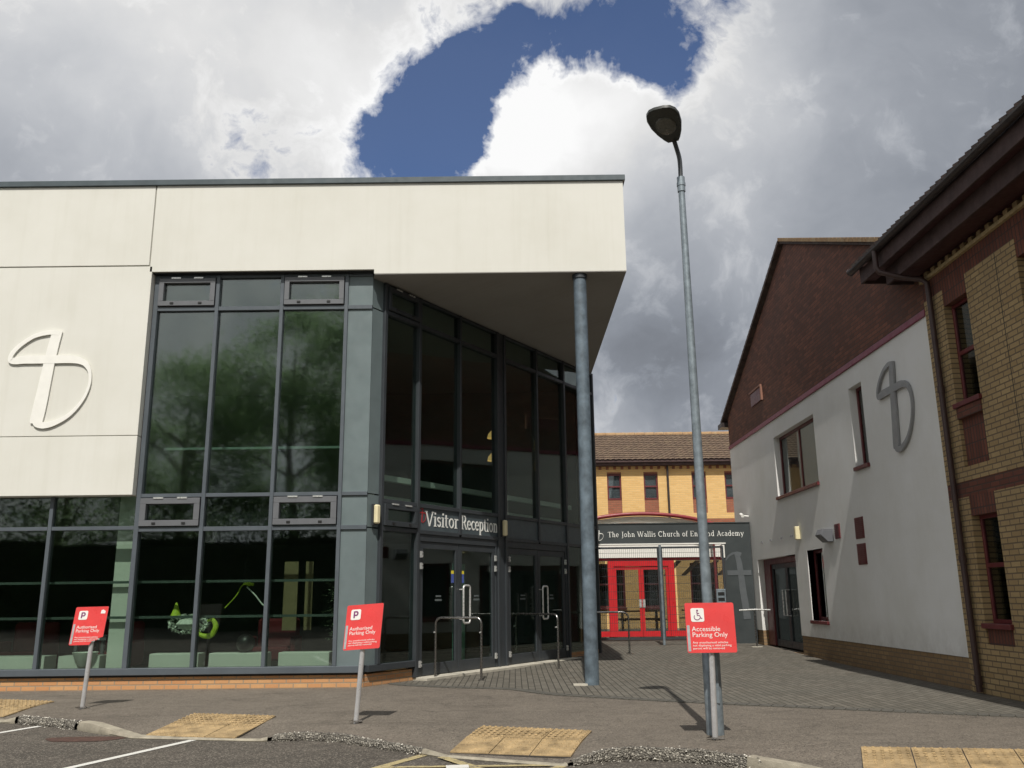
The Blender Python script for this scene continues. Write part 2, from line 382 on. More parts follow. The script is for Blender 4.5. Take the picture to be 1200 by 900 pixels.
# ------------------------------------------------------------------ serif lettering made of strokes
def arc(cx, cy, rx, ry, a0, a1, n=12):
    return [(cx + rx * math.cos(R(a0 + (a1 - a0) * i / n)), cy + ry * math.sin(R(a0 + (a1 - a0) * i / n))) for i in range(n + 1)]
W, T = .125, .06
def stem(x, y0, y1): return ([(x, y0), (x, y1)], W)
def srf(x, y, h=.13): return ([(x - h, y), (x + h, y)], T)
X = .68
GL = {
 'V': (.80, [([(.08, 1), (.40, 0)], W), ([(.72, 1), (.42, 0)], T * 1.2), srf(.08, .97), srf(.72, .97)]),
 'i': (.32, [stem(.16, 0, X), srf(.16, .03), ([(.02, X - .03), (.16, X - .03)], T), ([(.16, .83), (.16, .97)], .14)]),
 's': (.46, [(arc(.22, .50, .13, .14, 20, 270), .10), (arc(.22, .20, .14, .16, 90, -160), .10)]),
 't': (.40, [([(.16, .12), (.16, .88)], W), (arc(.27, .14, .11, .11, 180, 300), .09), ([(.02, X - .03), (.36, X - .03)], T)]),
 'o': (.60, [(arc(.30, .34, .21, .30, 0, 360, 20), .105)]),
 'r': (.46, [stem(.16, 0, X), srf(.16, .03), ([(.03, X - .03), (.16, X - .03)], T), (arc(.33, .44, .15, .20, 170, 60), .09)]),
 'R': (.76, [stem(.16, 0, 1), srf(.16, .03), ([(.03, .97), (.38, .97)], T), ([(.16, .50), (.36, .50)], T), (arc(.36, .735, .20, .235, 90, -90), .11), ([(.38, .5), (.66, .02)], W), srf(.68, .03, .09)]),
 'e': (.56, [(arc(.28, .34, .20, .30, 0, 320, 18), .10), ([(.09, .36), (.47, .36)], T)]),
 'c': (.50, [(arc(.28, .34, .20, .30, 45, 315, 16), .10)]),
 'p': (.64, [stem(.16, -.32, X), srf(.16, -.30), ([(.03, X - .03), (.16, X - .03)], T), (arc(.32, .34, .21, .30, 150, -150, 18), .105)]),
 'n': (.66, [stem(.16, 0, X), srf(.16, .03), ([(.03, X - .03), (.16, X - .03)], T), (arc(.33, .42, .16, .22, 165, 0), .10), stem(.49, 0, .42), srf(.49, .03)]),
 'm': (.98, [stem(.16, 0, X), srf(.16, .03), ([(.03, X - .03), (.16, X - .03)], T), (arc(.32, .42, .15, .22, 165, 0), .10), stem(.47, 0, .42), srf(.47, .03), (arc(.63, .42, .15, .22, 165, 0), .10), stem(.79, 0, .42), srf(.79, .03)]),
 'u': (.66, [stem(.16, .25, X), ([(.03, X - .03), (.16, X - .03)], T), (arc(.33, .24, .17, .20, 180, 350), .10), stem(.49, 0, X), srf(.55, .03, .07), ([(.37, X - .03), (.49, X - .03)], T)]),
 'h': (.66, [stem(.16, 0, 1.04), srf(.16, .03), ([(.03, 1.01), (.16, 1.01)], T), (arc(.33, .42, .16, .22, 165, 0), .10), stem(.49, 0, .42), srf(.49, .03)]),
 'l': (.32, [stem(.16, 0, 1.04), srf(.16, .03), ([(.03, 1.01), (.16, 1.01)], T)]),
 'd': (.64, [stem(.48, 0, 1.04), srf(.54, .03, .07), ([(.35, 1.01), (.48, 1.01)], T), (arc(.30, .34, .20, .30, 30, 330, 18), .105)]),
 'f': (.38, [stem(.16, 0, .80), srf(.16, .03), ([(.02, X - .03), (.34, X - .03)], T), (arc(.28, .82, .12, .17, 180, 50), .09)]),
 'a': (.56, [(arc(.26, .46, .17, .18, 150, 0), .09), stem(.43, 0, .48), srf(.48, .03, .06), (arc(.26, .20, .17, .17, 0, 360, 16), .085)]),
 'g': (.60, [(arc(.28, .44, .18, .20, 0, 360, 18), .095), ([(.42, .62), (.56, .66)], T), ([(.16, .24), (.20, .10), (.42, .06)], .08), (arc(.29, -.12, .22, .16, 60, 420, 18), .08)]),
 'y': (.62, [([(.08, X), (.32, .02)], W), ([(.54, X), (.32, .02), (.22, -.24), (.08, -.27)], T * 1.2), srf(.09, X - .03, .1), srf(.53, X - .03, .09)]),
 'T': (.72, [stem(.36, 0, 1), srf(.36, .03, .15), ([(.04, .96), (.68, .96)], T * 1.3), ([(.05, .96), (.05, .80)], T), ([(.67, .96), (.67, .80)], T)]),
 'J': (.44, [stem(.26, 0, 1), srf(.26, .97, .14), (arc(.14, -.02, .12, .16, 0, -120), .09)]),
 'W': (1.16, [([(.08, 1), (.36, 0)], W), ([(.58, 1), (.37, 0)], T * 1.2), ([(.56, 1), (.82, 0)], W), ([(1.08, 1), (.84, 0)], T * 1.2), srf(.08, .97), srf(1.07, .97), srf(.57, .97, .1)]),
 'C': (.80, [(arc(.44, .5, .35, .47, 48, 312, 20), .12), ([(.69, .97), (.69, .72)], T), ]),
 'E': (.70, [stem(.16, 0, 1), ([(.03, .97), (.60, .97)], T), ([(.16, .5), (.50, .5)], T), ([(.03, .03), (.62, .03)], T), ([(.60, .99), (.60, .80)], T), ([(.62, .01), (.62, .22)], T)]),
 'A': (.84, [([(.42, 1), (.14, 0)], T * 1.2), ([(.40, 1), (.72, 0)], W), ([(.24, .33), (.60, .33)], T), srf(.13, .03), srf(.72, .03)]),
 ' ': (.34, []),
}
def serif_text(mb, txt, fr, u, z, h, sx=1., d0=.0, d1=.01, width=None, track=.0, wt=1.):
    adv = sum(GL[c][0] + track for c in txt)
    if width: sx = width / (adv * h)
    k = 0
    for c in txt:
        a, st = GL[c]
        for pts, w in st:
            mb.ribbon([(u + p[0] * h * sx, z + p[1] * h) for p in pts], w * h * wt * (.5 + .5 * min(1, sx)), fr, d0, d1 + .0004 * (k % 7)); k += 1
        u += (a + track) * h * sx
    return mb
def emblem(mb, fr, u0, z1, s, d0, d1, cross_only=False):
    """looped cross; s = size per drawing unit, (u0,z1) = top left corner"""
    m = lambda x, y: (u0 + (x - 22) * s, z1 - (y - 560) * s)
    stem_ = [(172, 563, 30), (165, 600, 33), (157, 660, 34), (150, 730, 37), (143, 800, 40), (137, 850, 40), (136, 862, 34)]
    loop = [(178, 571, 14), (160, 569, 15), (140, 569, 15), (100, 580, 13), (62, 606, 13), (40, 630, 14), (32, 648, 14), (36, 660, 17), (52, 660, 23), (75, 657, 26), (110, 657, 26), (160, 657, 26), (215, 657, 25), (248, 661, 22), (272, 674, 16), (287, 700, 10), (290, 735, 8), (280, 775, 8), (258, 812, 10), (228, 842, 13), (190, 862, 17), (160, 868, 20), (140, 862, 22), (134, 852, 18)]
    for q, e in ((catmull(stem_, 3), 0), (catmull(loop, 5), .002)):
        mb.ribbon([m(p[0], p[1]) for p in q], [p[2] * s for p in q], fr, d0, d1 + e)
    return mb
def font_text(name, txt, fr, u, z, size, d, mat, parent, lead=1., width=None):
    cu = bpy.data.curves.new(name, 'FONT'); cu.body = txt; cu.size = size; cu.space_line = lead; cu.extrude = .0008; cu.resolution_u = 3
    o = bpy.data.objects.new(name, cu); COL.objects.link(o)
    dg = bpy.context.evaluated_depsgraph_get(); me = bpy.data.meshes.new_from_object(o.evaluated_get(dg)); bpy.data.objects.remove(o)
    xs = [v.co.x for v in me.vertices]; k = (width / (max(xs) - min(xs))) if width else 1
    base = fr(0, 0, 0); o0 = Vector((0, 0, 0)); q = parent
    while q is not None: o0 += Vector(q.location); q = q.parent
    for v in me.vertices: v.co = fr(u + v.co.x * k, z + v.co.y, d + v.co.z) - o0
    me.materials.append(M[mat]); ob = bpy.data.objects.new(name, me); COL.objects.link(ob); ob.parent = parent
    return ob

# ------------------------------------------------------------------ ground
EDGE = [(-60, 30, 0), (-16, 15.5, 0), (-9, 12.9, 0), (-7.2, 12.1, -.10), (-6.5, 11.8, -.10), (-6.2, 11.7, -.03), (-5.85, 11.50, -.03), (-5.35, 11.22, -.03), (-4.9, 10.85, -.02), (-4.22, 10.36, -.10), (-2.75, 10.05, -.10), (-2.5, 10.06, -.05),
        (-2.28, 10.12, -.045), (-1.86, 9.95, -.04), (-1.43, 9.55, -.05), (-.95, 9.13, -.06), (-.68, 8.93, -.10), (.41, 8.40, -.10), (.62, 8.50, -.05), (.8, 8.62, -.02), (1.07, 8.70, -.01), (1.65, 8.50, -.01), (1.97, 8.24, -.02), (2.35, 7.93, -.05), (2.71, 7.63, -.10), (4.4, 7.25, -.10), (6, 6.8, -.10), (8, 6.0, 0), (60, -8, 0)]
def edge(x):
    for a, b in zip(EDGE, EDGE[1:]):
        if a[0] <= x <= b[0]:
            t = (x - a[0]) / (b[0] - a[0]); return a[1] + (b[1] - a[1]) * t, a[2] + (b[2] - a[2]) * t
    return EDGE[-1][1:] if x > 0 else EDGE[0][1:]
def pavz(x, y):
    ey, ez = edge(x); t = min(1, max(0, (y - ey) / 1.15)); s = t * t * (3 - 2 * t)
    return ez * (1 - s) + .10 * min(1, max(0, (y - 18) / 6))
CP = -.115
mb = MB().add([(-700, -700, CP), (700, -700, CP), (700, 700, CP), (-700, 700, CP)], [(0, 1, 2, 3)])
tag(mb.build('car_park', 'asphalt'), kind='structure')
xs = [-60, -40, -25, -16, -12] + [-9 + .1 * i for i in range(171)] + [9, 10, 12, 20, 40, 60]
offs = [0, .08, .2, .35, .5, .65, .8, .95, 1.15, 2, 4, 7, 9, 11, 14, 20, 40]
def sheet(name, xs, y_of, mat, lift=0., kind='structure'):
    mb = MB(); n = len(offs)
    for x in xs:
        y0 = y_of(x)
        for o in offs: mb.v.append((x, y0 + o, pavz(x, y0 + o) + lift))
    for i in range(len(xs) - 1):
        for j in range(n - 1): mb.f.append((i * n + j, (i + 1) * n + j, (i + 1) * n + j + 1, i * n + j + 1))
    o = mb.build(name, mat, smooth=True); tag(o, kind=kind); return o
sheet('pavement', xs, lambda x: edge(x)[0], 'asphalt_pave')
# block paving
BB = [(-3.4, 16.5), (-2.17, 15.6), (-1.83, 14.95), (-1.0, 14.45), (-.05, 14.03), (.5, 13.3), (1.12, 12.85), (2.17, 12.2), (4.02, 11.2), (5.63, 10.4), (6.45, 10.1)]
def bb(x):
    for a, b in zip(BB, BB[1:]):
        if a[0] <= x <= b[0]: return a[1] + (b[1] - a[1]) * (x - a[0]) / (b[0] - a[0])
    return BB[-1][1]
bx = [-3.4 + .12 * i for i in range(int(9.8 / .12) + 1)]
sheet('block_paving', bx, bb, 'block', .005)
# edging course of the block paving
mb = MB()
s_ = catmull(BB[1:], 30)
acc = 0.; last = s_[0]; pts = [s_[0]]
for p in s_[1:]:
    d = math.hypot(p[0] - last[0], p[1] - last[1]); acc += d; last = p
    if acc > .105: pts.append(p); acc = 0
for a, b in zip(pts, pts[1:]):
    d = Vector((b[0] - a[0], b[1] - a[1], 0)); d.normalize(); n = Vector((-d.y, d.x, 0))
    A = Vector((a[0], a[1], 0)) + d * .006; B = Vector((b[0], b[1], 0)) - d * .006
    q = [A - n * .1, B - n * .1, B + n * .1, A + n * .1]
    mb.prism([(v.x, v.y, pavz(v.x, v.y) + .001) for v in q], (0, 0, .011))
tag(mb.build('paving_edge', simple('dark_edge_block', (.085, .08, .068), .85, 0, .25, 7, .3, 60)), kind='structure')

# kerb: face and top strip, aggregate where broken, concrete where dropped
def kerb(x0, x1, mat, wid, rough, name):
    mb = MB(); st = .05; n = int((x1 - x0) / st); k = 0; prof = [(0, -1), (-.015, .35), (0, .96), (.03, 1.0), (wid, 1.0), (wid + .004, .6)]
    for i in range(n + 1):
        x = x0 + st * i; y, z = edge(x); y2, _ = edge(x + .01); y1, _ = edge(x - .01); d = Vector((.02, y2 - y1)); d.normalize(); nn = Vector((-d.y, d.x))
        for o, h in prof:
            jr = rough * (random.random() - .5); jz = rough * (random.random() - .5) * .6
            zt = pavz(x, y + max(o, 0)) + .008; zz = CP - .02 if h < 0 else CP + (zt - CP) * h
            mb.v.append((x + nn.x * o + jr, y + nn.y * o + jr, zz + jz))
    m = len(prof)
    for i in range(n):
        for j in range(m - 1): mb.f.append((i * m + j, (i + 1) * m + j, (i + 1) * m + j + 1, i * m + j + 1))
    o = mb.build(name, mat, smooth=rough == 0); tag(o, kind='structure')
kerb(-12, -6.2, 'kerb', .12, 0, 'kerb'); kerb(-6.2, -5.15, 'aggregate', .05, .007, 'kerb'); kerb(-5.15, -3.8, 'kerb', .12, .0, 'kerb')
kerb(-3.8, -2.6, 'kerb', .05, 0, 'kerb'); kerb(-2.6, -.9, 'aggregate', .035, .006, 'kerb'); kerb(-.9, .5, 'kerb', .04, 0, 'kerb'); kerb(.5, 2.0, 'aggregate', .045, .007, 'kerb'); kerb(2.0, 7.9, 'kerb', .11, 0, 'kerb')
# loose stones along the broken kerb
def stones(name, mat, n, seed):
    rr = random.Random(seed); mb = MB()
    for i in range(n):
        x = rr.choice((rr.uniform(-6.2, -5.1), rr.uniform(-2.6, -.9), rr.uniform(.5, 2.1))); y, z = edge(x)
        o = rr.gauss(0, .045); r = rr.uniform(.004, .012); zz = (pavz(x, y + o) + .008) if o > 0 else rr.uniform(CP, pavz(x, y) if o > -.03 else CP + .01)
        c = Vector((x, y + o, zz)); vs = [c + Vector((rr.uniform(-1, 1), rr.uniform(-1, 1), rr.uniform(-.3, 1))) * r * .3 + Vector(q) * r for q in ((1, 0, 0), (-1, 0, 0), (0, 1, 0), (0, -1, 0), (0, 0, .8), (0, 0, -.8))]
        mb.add(vs, [(0, 2, 4), (2, 1, 4), (1, 3, 4), (3, 0, 4), (2, 0, 5), (1, 2, 5), (3, 1, 5), (0, 3, 5)])
    o = mb.build(name, mat); tag(o, 'loose pale and dark stones crumbling out of the broken kerb', 'stones', kind='stuff')
stones('loose_stones', 'stone_white', 200, 1); stones('loose_stones', 'stone_dark', 300, 2)

# tactile paving: corner, two direction vectors, slabs along each
def tactile(P00, P10, P01, nu, nv):
    A, U, V_ = Vector(P00), Vector(P10) - Vector(P00), Vector(P01) - Vector(P00)
    def pt(a, b): q = A + U * a + V_ * b; return q.x, q.y
    def z(x, y): return pavz(x, max(y, edge(x)[0])) + .006
    j = MB(); g = MB(); k = 0
    base = [pt(0, 0), pt(1, 0), pt(1, 1), pt(0, 1)]
    for iu in range(nu):
        for iv in range(nv):
            e = .012
            c = [pt((iu + a) / nu, (iv + b) / nv) for a, b in ((e, e), (1 - e, e), (1 - e, 1 - e), (e, 1 - e))]
            g.prism([(x, y, z(x, y) - .02) for x, y in c], (0, 0, .028 + random.uniform(0, .004)))
            for a in range(6):
                for b in range(6):
                    x, y = pt((iu + (a + .5) / 6) / nu, (iv + (b + .5) / 6) / nv); zz = z(x, y) + .008
                    vs = []; r0, r1 = .020, .012
                    for r, h in ((r0, 0), (r1, .012)):
                        for t in range(6): vs.append((x + r * math.cos(t * PI / 3), y + r * math.sin(t * PI / 3), zz + h))
                    g.add(vs, [(t, (t + 1) % 6, 6 + (t + 1) % 6, 6 + t) for t in range(6)] + [(6, 7, 8, 9, 10, 11)])
    j.prism([(x, y, z(x, y) - .012) for x, y in base], (0, 0, .0105)); 
    tag(j.build('tactile_paving_bed', 'joint'), kind='structure'); tag(g.build('tactile_paving', 'tactile'), kind='structure')
tactile((-4.10, 10.42), (-3.02, 10.12), (-3.93, 11.45), 3, 2)
tactile((-7.9, 12.55), (-6.62, 12.1), (-7.7, 13.45), 3, 2)
tactile((-.64, 9.06), (.50, 8.62), (-.36, 10.08), 3, 2)
tactile((2.79, 7.66), (4.45, 7.34), (3.10, 8.52), 4, 2)

# painted markings
def line(a, b, w, mat, z=CP + .004):
    A, B = Vector((*a, 0)), Vector((*b, 0)); d = (B - A).normalized(); n = Vector((-d.y, d.x, 0)) * w / 2
    m = MB().add([(q.x, q.y, z) for q in (A - n, B - n, B + n, A + n)], [(0, 1, 2, 3)])
    tag(m.build('white_line' if mat == 'line_white' else 'yellow_line', mat), kind='structure')
line((-5.2, 5.5), (-3.42, 10.40), .09, 'line_white'); line((-7.6, 6.5), (-5.80, 11.45), .09, 'line_white'); line((3.0, 2.2), (4.6, 7.0), .09, 'line_white')
line((-2.35, 6.4), (-.66, 9.45) if False else (-.74, 9.35), .10, 'line_yellow', CP + .005)
line((-1.15, 8.40), (.45, 9.02) if False else (.40, 8.30), .08, 'line_yellow', CP + .009) if False else None
line((-1.20, 8.45), (.30, 8.46), .08, 'line_yellow', CP + .009)
line((-.70, 9.20) if False else (-.70, 8.92), (.35, 7.2), .10, 'line_yellow', CP + .013)
line((.40, 8.36), (-.40, 7.0), .10, 'line_yellow', CP + .017)
line((-.62, 8.36), (-.42, 8.38), .16, 'line_white', CP + .021)
# rusty stain by the kerb
mb = MB().add([(-4.75 + .42 * math.cos(a) * (1 + .15 * math.sin(3 * a)), 10.35 + .22 * math.sin(a) * (1 + .2 * math.cos(2 * a)), CP + .004) for a in [2 * PI * i / 24 for i in range(24)]], [tuple(range(24))])
tag(mb.build('rust_stain', simple('rust_stain', (.07, .035, .025), .9, 0, .4, 12, .5, 80)), kind='structure')

# ------------------------------------------------------------------ visitor building
B = thing('visitor_building', (-4, 18, 0), 'cream rendered building with tall grey framed glazing and overhanging corner on a column', 'building')
FF = frame((0, 14.6), (1, 0), (0, -1))                      # u = world X on the glazing plane
C0 = (-2.40, 14.6); DV = (.5295, .848)
L_ = math.hypot(*DV); DV = (DV[0] / L_, DV[1] / L_)
FE = frame(C0, DV, (DV[1], -DV[0]))                          # u = distance along the entrance wall
ZA, ZB, ZC, ZD, ZS = 6.87, 6.26, 3.04, 2.49, .33
XL = -14
# render panels with open joints
g = .012
for (u0, u1, z0, z1) in ((XL, -6.25 - g, 7.0 + g, 8.5), (XL, -6.20, 4.02 + g / 2, 7.0 - g), (XL, -6.20, 3.04, 4.02 - g / 2)):
    MB().fbox(FF, u0, u1, z0, z1, -.1, .2).build('render_panel', 'render', B, bevel=.004)
MB().prism([(a, 14.4, b) for a, b in ((-6.25 + g, 6.89), (-2.36, 6.89), (-2.36, 6.812), (2.0, 6.812), (2.0, 8.5), (-6.25 + g, 8.5))], (0, .3, 0)).build('render_panel', 'render', B)
MB().fbox(FF, XL, -6.22, 3.06, 8.48, -.12, .185).build('joint_backing', 'joint_pale', B)
MB().box(1.8, 2.0, 14.701, 34, 6.812, 8.5).build('side_fascia', 'render', B)
MB().box(XL, 2.04, 14.36, 14.75, 8.5, 8.605).box(1.7, 2.04, 14.751, 34, 8.5, 8.605).build('coping', 'coping', B, bevel=.006)
MB().box(XL, 1.8, 14.6, 34, 8.2, 8.4).build('roof_deck', 'coping', B)
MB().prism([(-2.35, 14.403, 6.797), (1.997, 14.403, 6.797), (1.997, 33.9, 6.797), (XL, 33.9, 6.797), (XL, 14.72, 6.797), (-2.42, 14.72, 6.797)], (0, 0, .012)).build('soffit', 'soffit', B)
MB().box(1.8, 2.0, 21.75, 34, 0, 6.81).build('side_wall', 'render', B)
MB().box(XL, 2.0, 34, 34.2, 0, 8.5).box(XL - .2, XL, 14.6, 34, 0, 8.5).build('rear_wall', 'render', B)
# column
cy = 14.56
mbc = MB().tube([(1.2, cy, 0), (1.2, cy, 6.796)], .112, 28)
col = mbc.build('column', 'galvblue', B, smooth=True)
MB().box(.90, 1.12, cy - .16, cy - .02, .006, .03).build('column_base', 'threshold', B)
MB().tube([(1.2, cy, 6.72), (1.2, cy, 6.795)], .13, 28).build('column_top_shade', 'frame_dark', B, smooth=True)  # dark band painted in for the soffit's shade on the column top
# brick plinth + sill
MB().fbox(FF, XL, -2.40, 0, .192, -.2, 0).build('brick_plinth', 'brick_base', B)
MB().fbox(FE, .015, 1.30, 0, .192, -.2, -.01).build('brick_plinth', 'brick_base_e', B)
MB().fbox(FF, XL, -2.41, .192, .225, -.15, -.02).build('sill_shadow_gap', 'black', B)
MB().fbox(FF, XL, -2.385, .225, ZS, -.12, .075).build('sill', 'frame', B, bevel=.006)
MB().fbox(FE, .06, 1.30, .225, ZS, -.12, .055).build('sill', 'frame_dark', B, bevel=.006)

def mull(fr, u, z0, z1, w, mat, name='mullion', d=.06):
    MB().fbox(fr, u - w / 2, u + w / 2, z0, z1, -.10, d).build(name, mat, B, bevel=.004)
def tran(fr, u0, u1, z, h, mat, d=.05):
    MB().fbox(fr, u0, u1, z - h / 2, z + h / 2, -.09, d).build('transom', mat, B, bevel=.003)
def pane(fr, u0, u1, z0, z1, mat='glass'):
    ta, tb = random.uniform(-.0035, .0035), random.uniform(-.0035, .0035); zm, um = (z0 + z1) / 2, (u0 + u1) / 2
    return MB().fbox(lambda u, z, w=0.: fr(u, z, w + ta * (z - zm) + tb * (u - um)), u0, u1, z0, z1, -.028, -.010).build('glass_pane', mat, B)
def opaque(fr, u0, u1, z0, z1, mat='panel'):
    return MB().fbox(fr, u0, u1, z0, z1, -.03, .02).build('infill_panel', mat, B)
def vent(fr, u0, u1, z0, z1, mat, glass='glass', fw=.085):
    m = MB(); d0, d1 = -.03, .085
    m.fbox(fr, u0, u1, z0, z0 + fw, d0, d1).fbox(fr, u0, u1, z1 - fw, z1, d0, d1).fbox(fr, u0, u0 + fw, z0 + fw, z1 - fw, d0, d1).fbox(fr, u1 - fw, u1, z0 + fw, z1 - fw, d0, d1)
    w = m.build('opening_window', mat, B, bevel=.004)
    MB().fbox(fr, u0 + fw, u1 - fw, z0 + fw, z1 - fw, -.01, .012).build('glass_pane', glass, w)
    q = (u1 - u0)
    for t in (.25, .75): MB().fbox(fr, u0 + q * t - .03, u0 + q * t + .03, z0 + .03, z0 + .06, d1, d1 + .012).build('handle', 'black', w)
    for t in (.3, .7): MB().fbox(fr, u0 + q * t - .08, u0 + q * t + .08, z1 - .012, z1 + .012, d1 - .02, d1 + .012).build('hinge', 'steel_bright', w)
m_ = [-6.15, -5.09, -3.97, -2.85, -2.40]
for i, u in enumerate(m_[:4]): mull(FF, u, ZS, ZA, .062 if i else .075, 'frame')
for u in (-7.57, -8.99, -10.41, -11.83, -13.25): mull(FF, u, ZS, 3.035, .062, 'frame', d=.045)
tran(FF, -6.18, -2.40, ZA - .02, .05, 'frame')
MB().fbox(FF, -6.20, -2.36, 6.872, 6.888, -.1, .15).build('head_flashing', 'black', B)
for a, b in zip(m_[:4], m_[1:]):
    for z, h in ((ZB, .07), (ZC, .06), (ZD, .07)): tran(FF, a + .031, b - (.031 if b != -2.40 else 0), z, h, 'frame')
lx = [XL, -13.25, -11.83, -10.41, -8.99, -7.57, -6.15]
for a, b in zip(lx, lx[1:]):
    tran(FF, a + .031, b - .038, ZD + .03, .06, 'frame', .035); pane(FF, a + .031, b - .03, ZS, ZD); pane(FF, a + .031, b - .03, ZD + .06, 3.035)
for i, (a, b) in enumerate(zip(m_[:3], m_[1:4])):
    a += .031; b -= .031
    if i != 1:
        vent(FF, a + .012, b - .012, ZB + .05, ZA - .06, 'vent', 'glass_upper'); vent(FF, a + .012, b - .012, ZD + .05, ZC - .045, 'vent', fw=.095)
    else:
        pane(FF, a, b, ZB + .035, ZA - .045, 'glass_upper'); pane(FF, a, b, ZD + .035, ZC - .03)
    pane(FF, a, b, ZC + .03, ZB - .035, 'glass_upper'); pane(FF, a, b, ZS, ZD - .035)
# corner infill: front face and angled face
for z0, z1 in ((ZS, ZD - .012), (ZD + .012, ZC - .012), (ZC + .012, ZB - .012), (ZB + .012, ZA)):
    opaque(FF, -2.82, -2.40, z0, z1)
    MB().fbox(FE, .002, .29, z0, z1, -.03, .001).build('infill_panel', 'panel', B)
# entrance glazing
e_ = [.31, 1.29, 2.57, 3.90, 4.17, 5.50, 6.76, 8.25]
for i, u in enumerate(e_):
    mull(FE, u, ZS if i in (0,) else .05, 6.79, .07 if i in (0, 1, 3, 4, 6) else .06, 'frame_dark') if i not in (2, 5) else mull(FE, u, ZD, 6.79, .06, 'frame_dark')
MB().fbox(FE, 3.935, 4.135, .05, 6.79, -.09, .03).build('pilaster', 'frame_dark', B)
for i, (a, b) in enumerate(zip(e_, e_[1:])):
    if i == 3: continue
    a += .035; b -= .035
    for z, h in ((ZB, .07), (ZC - .09, .07), (ZD, .07), (6.765, .04)): tran(FE, a, b, z, h, 'frame_dark')
    if i == 0: vent(FE, a + .01, b - .01, ZB + .05, 6.735, 'frame_dark', 'glass_e', .07)
    else: pane(FE, a, b, ZB + .035, 6.745, 'glass_e')
    pane(FE, a, b, ZC - .055, ZB - .035, 'glass_e')
    if i == 0: vent(FE, a + .01, b - .01, ZD + .05, ZC - .135, 'frame_dark', 'glass_e', .085)
    else: opaque(FE, a, b, ZD + .035, ZC - .125, simple('blue_grey_sign_panel', (.07, .09, .10), .4) if i == 1 else ('sign_panel' if False else bpy.data.materials.get('blue_grey_sign_panel', M['panel'])))
    if i in (0, 6): pane(FE, a, b, ZS if i == 0 else .15, ZD - .035, 'glass_e')
MB().fbox(FE, 6.76, 8.3, .0, .15, -.2, .0).build('brick_plinth', 'brick_base_e', B)
# doors
def double_door(u0, u1, uc):
    dr = MB().fbox(FE, u0 + .035, u1 - .035, ZD - .16, ZD - .035, -.07, .03)
    dr.fbox(FE, u0 + .035, u0 + .10, .05, ZD - .16, -.07, .03).fbox(FE, u1 - .10, u1 - .035, .05, ZD - .16, -.07, .03)
    fo = dr.build('door_frame', 'frame_dark', B, bevel=.004)
    for k, (a, b) in enumerate(((u0 + .105, uc - .006), (uc + .006, u1 - .105))):
        sw = .095; z0, z1 = .06, ZD - .165
        m = MB().fbox(FE, a, b, z0, z0 + .19, -.05, .012).fbox(FE, a, b, z1 - .12, z1, -.05, .012).fbox(FE, a, a + sw, z0 + .19, z1 - .12, -.05, .012).fbox(FE, b - sw, b, z0 + .19, z1 - .12, -.05, .012)
        d = m.build('door', 'frame_dark', B, bevel=.004)
        MB().fbox(FE, a + sw, b - sw, z0 + .19, z1 - .12, -.03, -.014).build('glass_pane', 'glass_e', d)
        hu = a + .015 if k == 0 else b - .015
        for z in (2.10, 1.90, .26):
            h = MB().fbox(FE, hu - .035, hu - .005, z - .055, z + .055, .03, .065).fbox(FE, hu + .004, hu + .03, z - .045, z - .005, .012, .055).fbox(FE, hu + .004, hu + .03, z + .018, z + .04, .012, .055)
            h.build('hinge', 'steel_bright', d)
        if k == 1:
            q = a + .05
            ring = lambda qa, qb, z0_, z1_, dd, r_: [FE(uu, zz, dd) for uu, zz in [(cx_ + r_ * math.cos(R(t_)), cz_ + r_ * math.sin(R(t_))) for cx_, cz_, a_ in ((qb - r_, z1_ - r_, 0), (qa + r_, z1_ - r_, 90), (qa + r_, z0_ + r_, 180), (qb - r_, z0_ + r_, 270)) for t_ in (a_, a_ + 30, a_ + 60, a_ + 90)]]
            P = ring(q - .04, q + .17, .90, 1.57, .11, .05); P += [P[0], P[1]]
            hm = MB().tube(P, .019, 10)
            for zz in (.97, 1.50): hm.tube([FE(q - .02, zz, .012), FE(q - .02, zz, .11)], .012, 8)
            hm.build('handle', 'steel_bright', d, smooth=True)
        else:
            P = [FE(b - .05, .92, -.05), FE(b - .05, .92, -.15), FE(b - .05, 1.55, -.15), FE(b - .05, 1.55, -.05)]
            MB().tube(P, .016, 8).build('handle', 'steel', d, smooth=True)
        if u0 < 2:
            st = MB().fbox(FE, (b - sw - .10) if k == 0 else a + sw + .02, (b - sw - .02) if k == 0 else a + sw + .10, 1.62, 1.78, -.0138, -.012).build('sticker', 'blue_sticker', d)
            MB().fbox(FE, (b - sw - .10) if k == 0 else a + sw + .02, (b - sw - .02) if k == 0 else a + sw + .10, 1.70, 1.78, -.0118, -.010).build('sticker_top', 'yellow_sticker', d) if False else None
            MB().fbox(FE, (b - sw - .10) if k == 0 else a + sw + .02, (b - sw - .02) if k == 0 else a + sw + .10, 1.781, 1.84, -.0138, -.012).build('sticker', 'yellow_sticker', d)
        # faint etched crest band on the glass
        um = (a + b) / 2
        e = MB().fbox(FE, um - .10, um + .10, 1.30, 1.335, -.0138, -.012).fbox(FE, um - .08, um + .08, 1.37, 1.40, -.0138, -.012)
        e.build('glass_marking', simple('faint_etching', (.12, .14, .14), .7) if 'etch' not in M else M['etch'], d)
M['etch'] = simple('faint_etching_paint', (.10, .12, .12), .7)
double_door(1.29, 3.90, 2.57); double_door(4.17, 6.76, 5.47)
MB().fbox(FE, 1.28, 6.85, .0, .05, -.1, .28).build('threshold', 'threshold', B, bevel=.006)
# wall lights
for u in (.13, 4.045):
    MB().fbox(FE, u - .06, u + .06, 2.53, 2.87, .03, .06).build('wall_light_base', 'frame_dark', B)
    MB().fbox(FE, u - .05, u + .05, 2.55, 2.86, .06, .14).build('wall_light', 'cream_plastic', B, bevel=.02)
